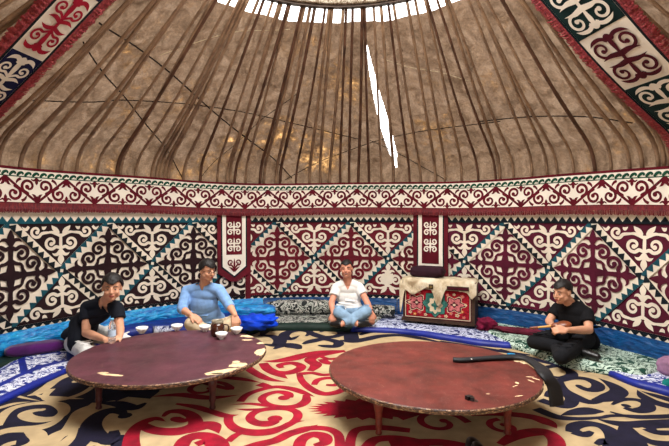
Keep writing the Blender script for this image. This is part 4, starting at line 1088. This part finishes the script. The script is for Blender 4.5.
    # folds
    for k in range(7):
        a = J['chest'].lerp(J['pelvis'], .2+.13*k); sx = random.uniform(-.1, .1); ff = up.cross(side)
        for gg in (-1, 1):
            p0 = a+side*sx+ff*gg*.12; m2.cap(p0-side*.08+up*random.uniform(-.05,.05), p0+side*.08, .012, .005, 8)
    so = remesh('shirt', m2, shirt_m, t, .0065, 5, .5)
    # open the neckline: drop cloth around the neck above the collar plane
    bm = bmesh.new(); bm.from_mesh(so.data); loc = Vector(base); nk = J['neck']; hf = FR_ @ Vector((0,1,0)); tf = up.cross(side); tf = tf if tf.dot(hf) > 0 else -tf
    kill = []
    for vv in bm.verts:
        p = vv.co+loc-nk; a = p.dot(up); f_ = p.dot(tf); s_ = p.dot(side); rad = math.hypot(s_, f_-.0)
        lim = .035
        if f_ > 0 and vneck: lim = .03 if abs(s_) > .058 else .03-.12*(1-abs(s_)/.06)
        if f_ > 0 and not vneck: lim = .03-(.05*(1-abs(s_)/.025) if abs(s_) < .025 and collar else 0)
        if rad < (.088 if not (f_ > .02 and abs(s_) < .06) else .15) and a > lim: kill.append(vv)
    bmesh.ops.delete(bm, geom=kill, context='VERTS'); bm.to_mesh(so.data); bm.free()
    if collar:
        m3 = MB(); 
        cb = nk+up*.012; pr = []
        for k in range(13):
            a = math.radians(35+290*k/12); pr.append(cb+tf*math.cos(a)*.064+side*math.sin(a)*.066-up*(.035 if k in (0, 12) else .0))
        vs = []; 
        for k, q in enumerate(pr): 
            o_ = (q-cb); o_ = (o_-up*o_.dot(up)).normalized()
            vs += [q+up*.028-o_*.004, q-up*.014+o_*.02]
        m3.add(vs, [(2*k, 2*k+1, 2*k+3, 2*k+2) for k in range(12)]); co = m3.build('collar', shirt_m, so, True); sm = co.modifiers.new('s', 'SOLIDIFY'); sm.thickness = .005
    # trousers
    m2 = MB(); fr = Matrix((side, tf, up)).transposed(); m2.ell(J['pelvis']-up*.0, (.182, .145, .115), fr, 24)
    for s in 'LR':
        hp, kn, an = J['hip'+s], J['kn'+s], J['an'+s]
        m2.cap(hp, kn, .098, .072); a2 = kn.lerp(an, .9); m2.cap(kn, kn.lerp(an, .45), .072, .066); m2.tube([kn.lerp(an, .4), kn.lerp(an, .7), a2], [.066,.06,.056], 16)
        for k in range(5):
            q = hp.lerp(kn, .25+.16*k); d = (kn-hp).normalized(); sd = d.cross(Vector((0,0,1))).normalized()
            m2.cap(q+Vector((0,0,.085))-sd*.06, q+Vector((0,0,.083))+sd*.06+d*.04, .010, .006, 8)
    remesh('trousers', m2, trou_m, t, .007, 5, .5)
    for s in 'LR':
        m2 = MB(); an, to = J['an'+s], J['toe'+s]; m2.cap(an.lerp(to, .1), an.lerp(to, .55), .041, .041); m2.cap(an.lerp(to, .5), to, .041, .031)
        m2.build('sock', shoes or BLK, t, True)
    if watch:
        wr, el = J['wr'+watch], J['el'+watch]; d = (wr-el).normalized(); m2 = MB(); u = d.orthogonal().normalized(); w_ = d.cross(u); c_ = wr-d*.01
        m2.tube([c_+u*.031*math.cos(a*PI/10)+w_*.031*math.sin(a*PI/10) for a in range(21)], .006, 8); m2.build('wristwatch', BLK, t, True)
    return t
V = lambda *a: Vector(a)
# man in dark polo at the far left
J = dict(pelvis=V(-2.76,4.98,.24), chest=P(94,318,4.74), neck=P(105,302,4.62), head=P(112,287.5,4.50), fwd=(.42,-1,-.12), up=(.06,-.1,1),
 shL=P(87,307,4.72), shR=P(117,308,4.58), elL=P(86,333,4.56), elR=P(120,328,4.5), wrL=P(104,339,4.28), wrR=P(120,336,4.30),
 handL=((1,-.25,-.1),(0,-.1,1),1), handR=((-.2,-1,-.1),(0,0,1),-1), hipL=V(-2.72,4.86,.14), hipR=V(-2.57,4.98,.22),
 knL=P(87,353,4.34), knR=P(127,343,4.58), anL=V(-2.1,4.48,.15), anR=V(-2.3,4.42,.14), toeL=V(-1.95,4.55,.14), toeR=V(-2.42,4.32,.13), w=1.08, xshirt=((P(84,325,4.80),P(80,342,4.62),.14,.115),))
POLO = mat('dark_navy_polo', (16,20,30), rough=.85, var=.15, bump=.2); LTR = mat('light_grey_trousers', (206,206,204), rough=.85, var=.06)
person(J, 'man in dark navy polo shirt leaning on the plum table at the far left', POLO, LTR, SKIN, collar=True, hairkw=dict(rz=.1, rx=.088, front=.058, side=.01), hs=1.08)
# man in light blue shirt
J = dict(pelvis=V(-1.42,5.36,.24), chest=P(203,304,5.27), neck=P(204.5,286,5.22), head=P(207.5,270.5,5.15), fwd=(.9,-.75,-.22), up=(.08,-.05,1),
 shL=P(187,291,5.27), shR=P(219,290,5.2), elL=P(182,309,5.12), elR=P(229,305,5.12), wrL=P(191,315,4.98), wrR=P(235,315,4.95),
 handL=((.75,-.3,-.35),(.1,-.5,1),1), handR=((.1,-.4,-.9),(.3,-.9,.3),-1), hipL=V(-1.54,5.22,.22), hipR=V(-1.3,5.2,.22),
 knL=P(191,324,4.98), knR=P(234,323,4.98), anL=V(-1.15,4.95,.16), anR=V(-1.42,4.92,.16), toeL=V(-1.02,5.02,.15), toeR=V(-1.55,4.98,.15))
BSH = mat('light_blue_cotton', (126,164,214), rough=.85, var=.08, vs=20); KHA = mat('khaki_cotton', (196,176,146), rough=.9, var=.08)
person(J, 'man in glasses and light blue shirt sitting cross-legged behind the tea bowls', BSH, KHA, SKIN, glasses=True, collar=True, long_sleeve=.3, hairkw=dict(rz=.102, rx=.09, front=.056, side=.0), shoes=mat('grey_sock', (150,150,150)), hs=1.0)
# man in white t-shirt
J = dict(pelvis=P(351,310,6.15), chest=P(348.5,297,6.16), neck=P(347.5,281.5,6.12), head=P(346.5,269,6.08), fwd=(-.12,-1,.05), up=(-.04,.05,1),
 shL=P(336.5,287.5,6.13), shR=P(359,287,6.13), elL=P(331.5,303,6.0), elR=P(366.5,301,6.0), wrL=P(333,313,5.85), wrR=P(371.5,312,5.88),
 handL=((.06,-.25,-1),(0,-1,.25),1), handR=((.02,-.25,-1),(0,-1,.25),-1), hipL=V(.08,6.05,.18), hipR=V(.32,6.05,.18),
 knL=P(338.5,312.5,5.84), knR=P(366.5,311.5,5.88), anL=V(.29,5.74,.14), anR=V(.08,5.72,.14), toeL=V(.41,5.78,.13), toeR=V(-.03,5.78,.13), w=.92)
WTS = mat('white_cotton', (226,224,220), rough=.9, var=.04); JEA = mat('washed_denim', (128,156,182), rough=.9, var=.12, vs=14)
person(J, 'smiling man in white t-shirt and jeans sitting cross-legged against the middle wall', WTS, JEA, SKIN2, smile=True, vneck=True, watch='R', hairkw=dict(rz=.092, front=.064, side=.02), hs=1.0)
# man in black on the right
J = dict(pelvis=P(582,341,5.0), chest=P(575,320,4.88), neck=P(570,302.5,4.86), head=P(562.5,292,4.82), fwd=(-1,-.42,-.2), up=(-.14,-.05,1),
 shL=P(587,313,4.76), shR=P(558,308,5.02), elL=P(589,330,4.62), elR=P(549,321,4.98), wrL=P(567,330,4.52), wrR=P(552,326,4.78),
 handL=((-1,.05,.02),(0,-.7,.7),1), handR=((.35,-.9,-.05),(-.7,-.1,.6),-1), hipL=V(2.62,4.86,.18), hipR=V(2.48,5.02,.18),
 knL=P(561,357,4.33), knR=P(534,342,4.78), anL=V(2.25,4.72,.15), anR=V(2.42,4.55,.14), toeL=V(2.14,4.82,.14), toeR=V(2.5,4.42,.13), curl=.9)
BTS = mat('black_cotton', (17,17,20), rough=.9, var=.15); BTR = mat('black_trousers', (20,21,25), rough=.9, var=.2)
person(J, 'man in black t-shirt sitting on the green quilt and looking down to the left', BTS, BTR, SKIN, sleeve=.6, hairkw=dict(rz=.094, front=.06, side=.02, back=-.04), hs=1.04)
# small lute in his lap
LW = mat('orange_brown_wood', (118,62,36), rough=.35, var=.2, vs=20, spec=.5)
b = P(563,325,4.62); nk_ = P(537,327.5,4.74); t = thing('small_lute', tuple(b), 'small orange-brown wooden lute held in the lap of the man in black', 'lute')
d = (nk_-b).normalized(); fr = frame(d, (0,-.4,1)); mb = MB(); vs = []; 
mb.ell(b, (.055,.08,.035), fr, 24); mb.ell(b+d*.06, (.035,.055,.03), fr, 20); mb.build('sound_body', LW, t, True)
mb = MB(); mb.cap(b+d*.1, nk_, .012, .010, 10); mb.build('neck', mat('yellow_wood', (206,156,84), rough=.4, var=.1), t, True)
mb = MB(); mb.cap(nk_, nk_+d*.06, .014, .012, 10); hso = mb.build('head_stock', LW, t, True)
for g in (-1, 1):
    mb = MB(); o_ = fr @ Vector((g*.02, 0, 0)); mb.cap(nk_+d*.03, nk_+d*.03+o_*1.3, .004, .005, 8); mb.build('tuning_peg', BLK, hso, True)
# ------------------------------------------------------------------ daylight and camera
w = bpy.data.worlds.new('w'); bpy.context.scene.world = w; w.use_nodes = True
bg = w.node_tree.nodes['Background']; bg.inputs[0].default_value = (1.0, .985, .96, 1); bg.inputs[1].default_value = WORLD
def area(name, loc, rot, sx, sy, e, portal=False, col=(1,1,1), spread=None):
    l = bpy.data.lights.new(name, 'AREA'); l.shape = 'RECTANGLE'; l.size = sx; l.size_y = sy; l.energy = e; l.color = col
    l.cycles.is_portal = portal
    if spread: l.spread = spread
    o = bpy.data.objects.new(name, l); C.objects.link(o); o.location = loc; o.rotation_euler = rot; return o
area('crown_daylight', (CC[0], CC[1], 4.6), (0,0,0), 2.4, 2.4, CROWN, col=(1,.97,.93))
cam = bpy.data.cameras.new('camera'); co = bpy.data.objects.new('camera', cam); C.objects.link(co)
co.location = (0,0,H); co.rotation_euler = (PI/2, 0, 0); cam.sensor_width = 36; cam.lens = F/669*36
cam.shift_y = -(223-HY)/669; cam.clip_start = .02
bpy.context.scene.camera = co
vs_ = bpy.context.scene.view_settings; vs_.view_transform = 'Standard'; vs_.look = 'None'; vs_.exposure = EXPO; vs_.gamma = 1; vs_.use_curve_mapping = False
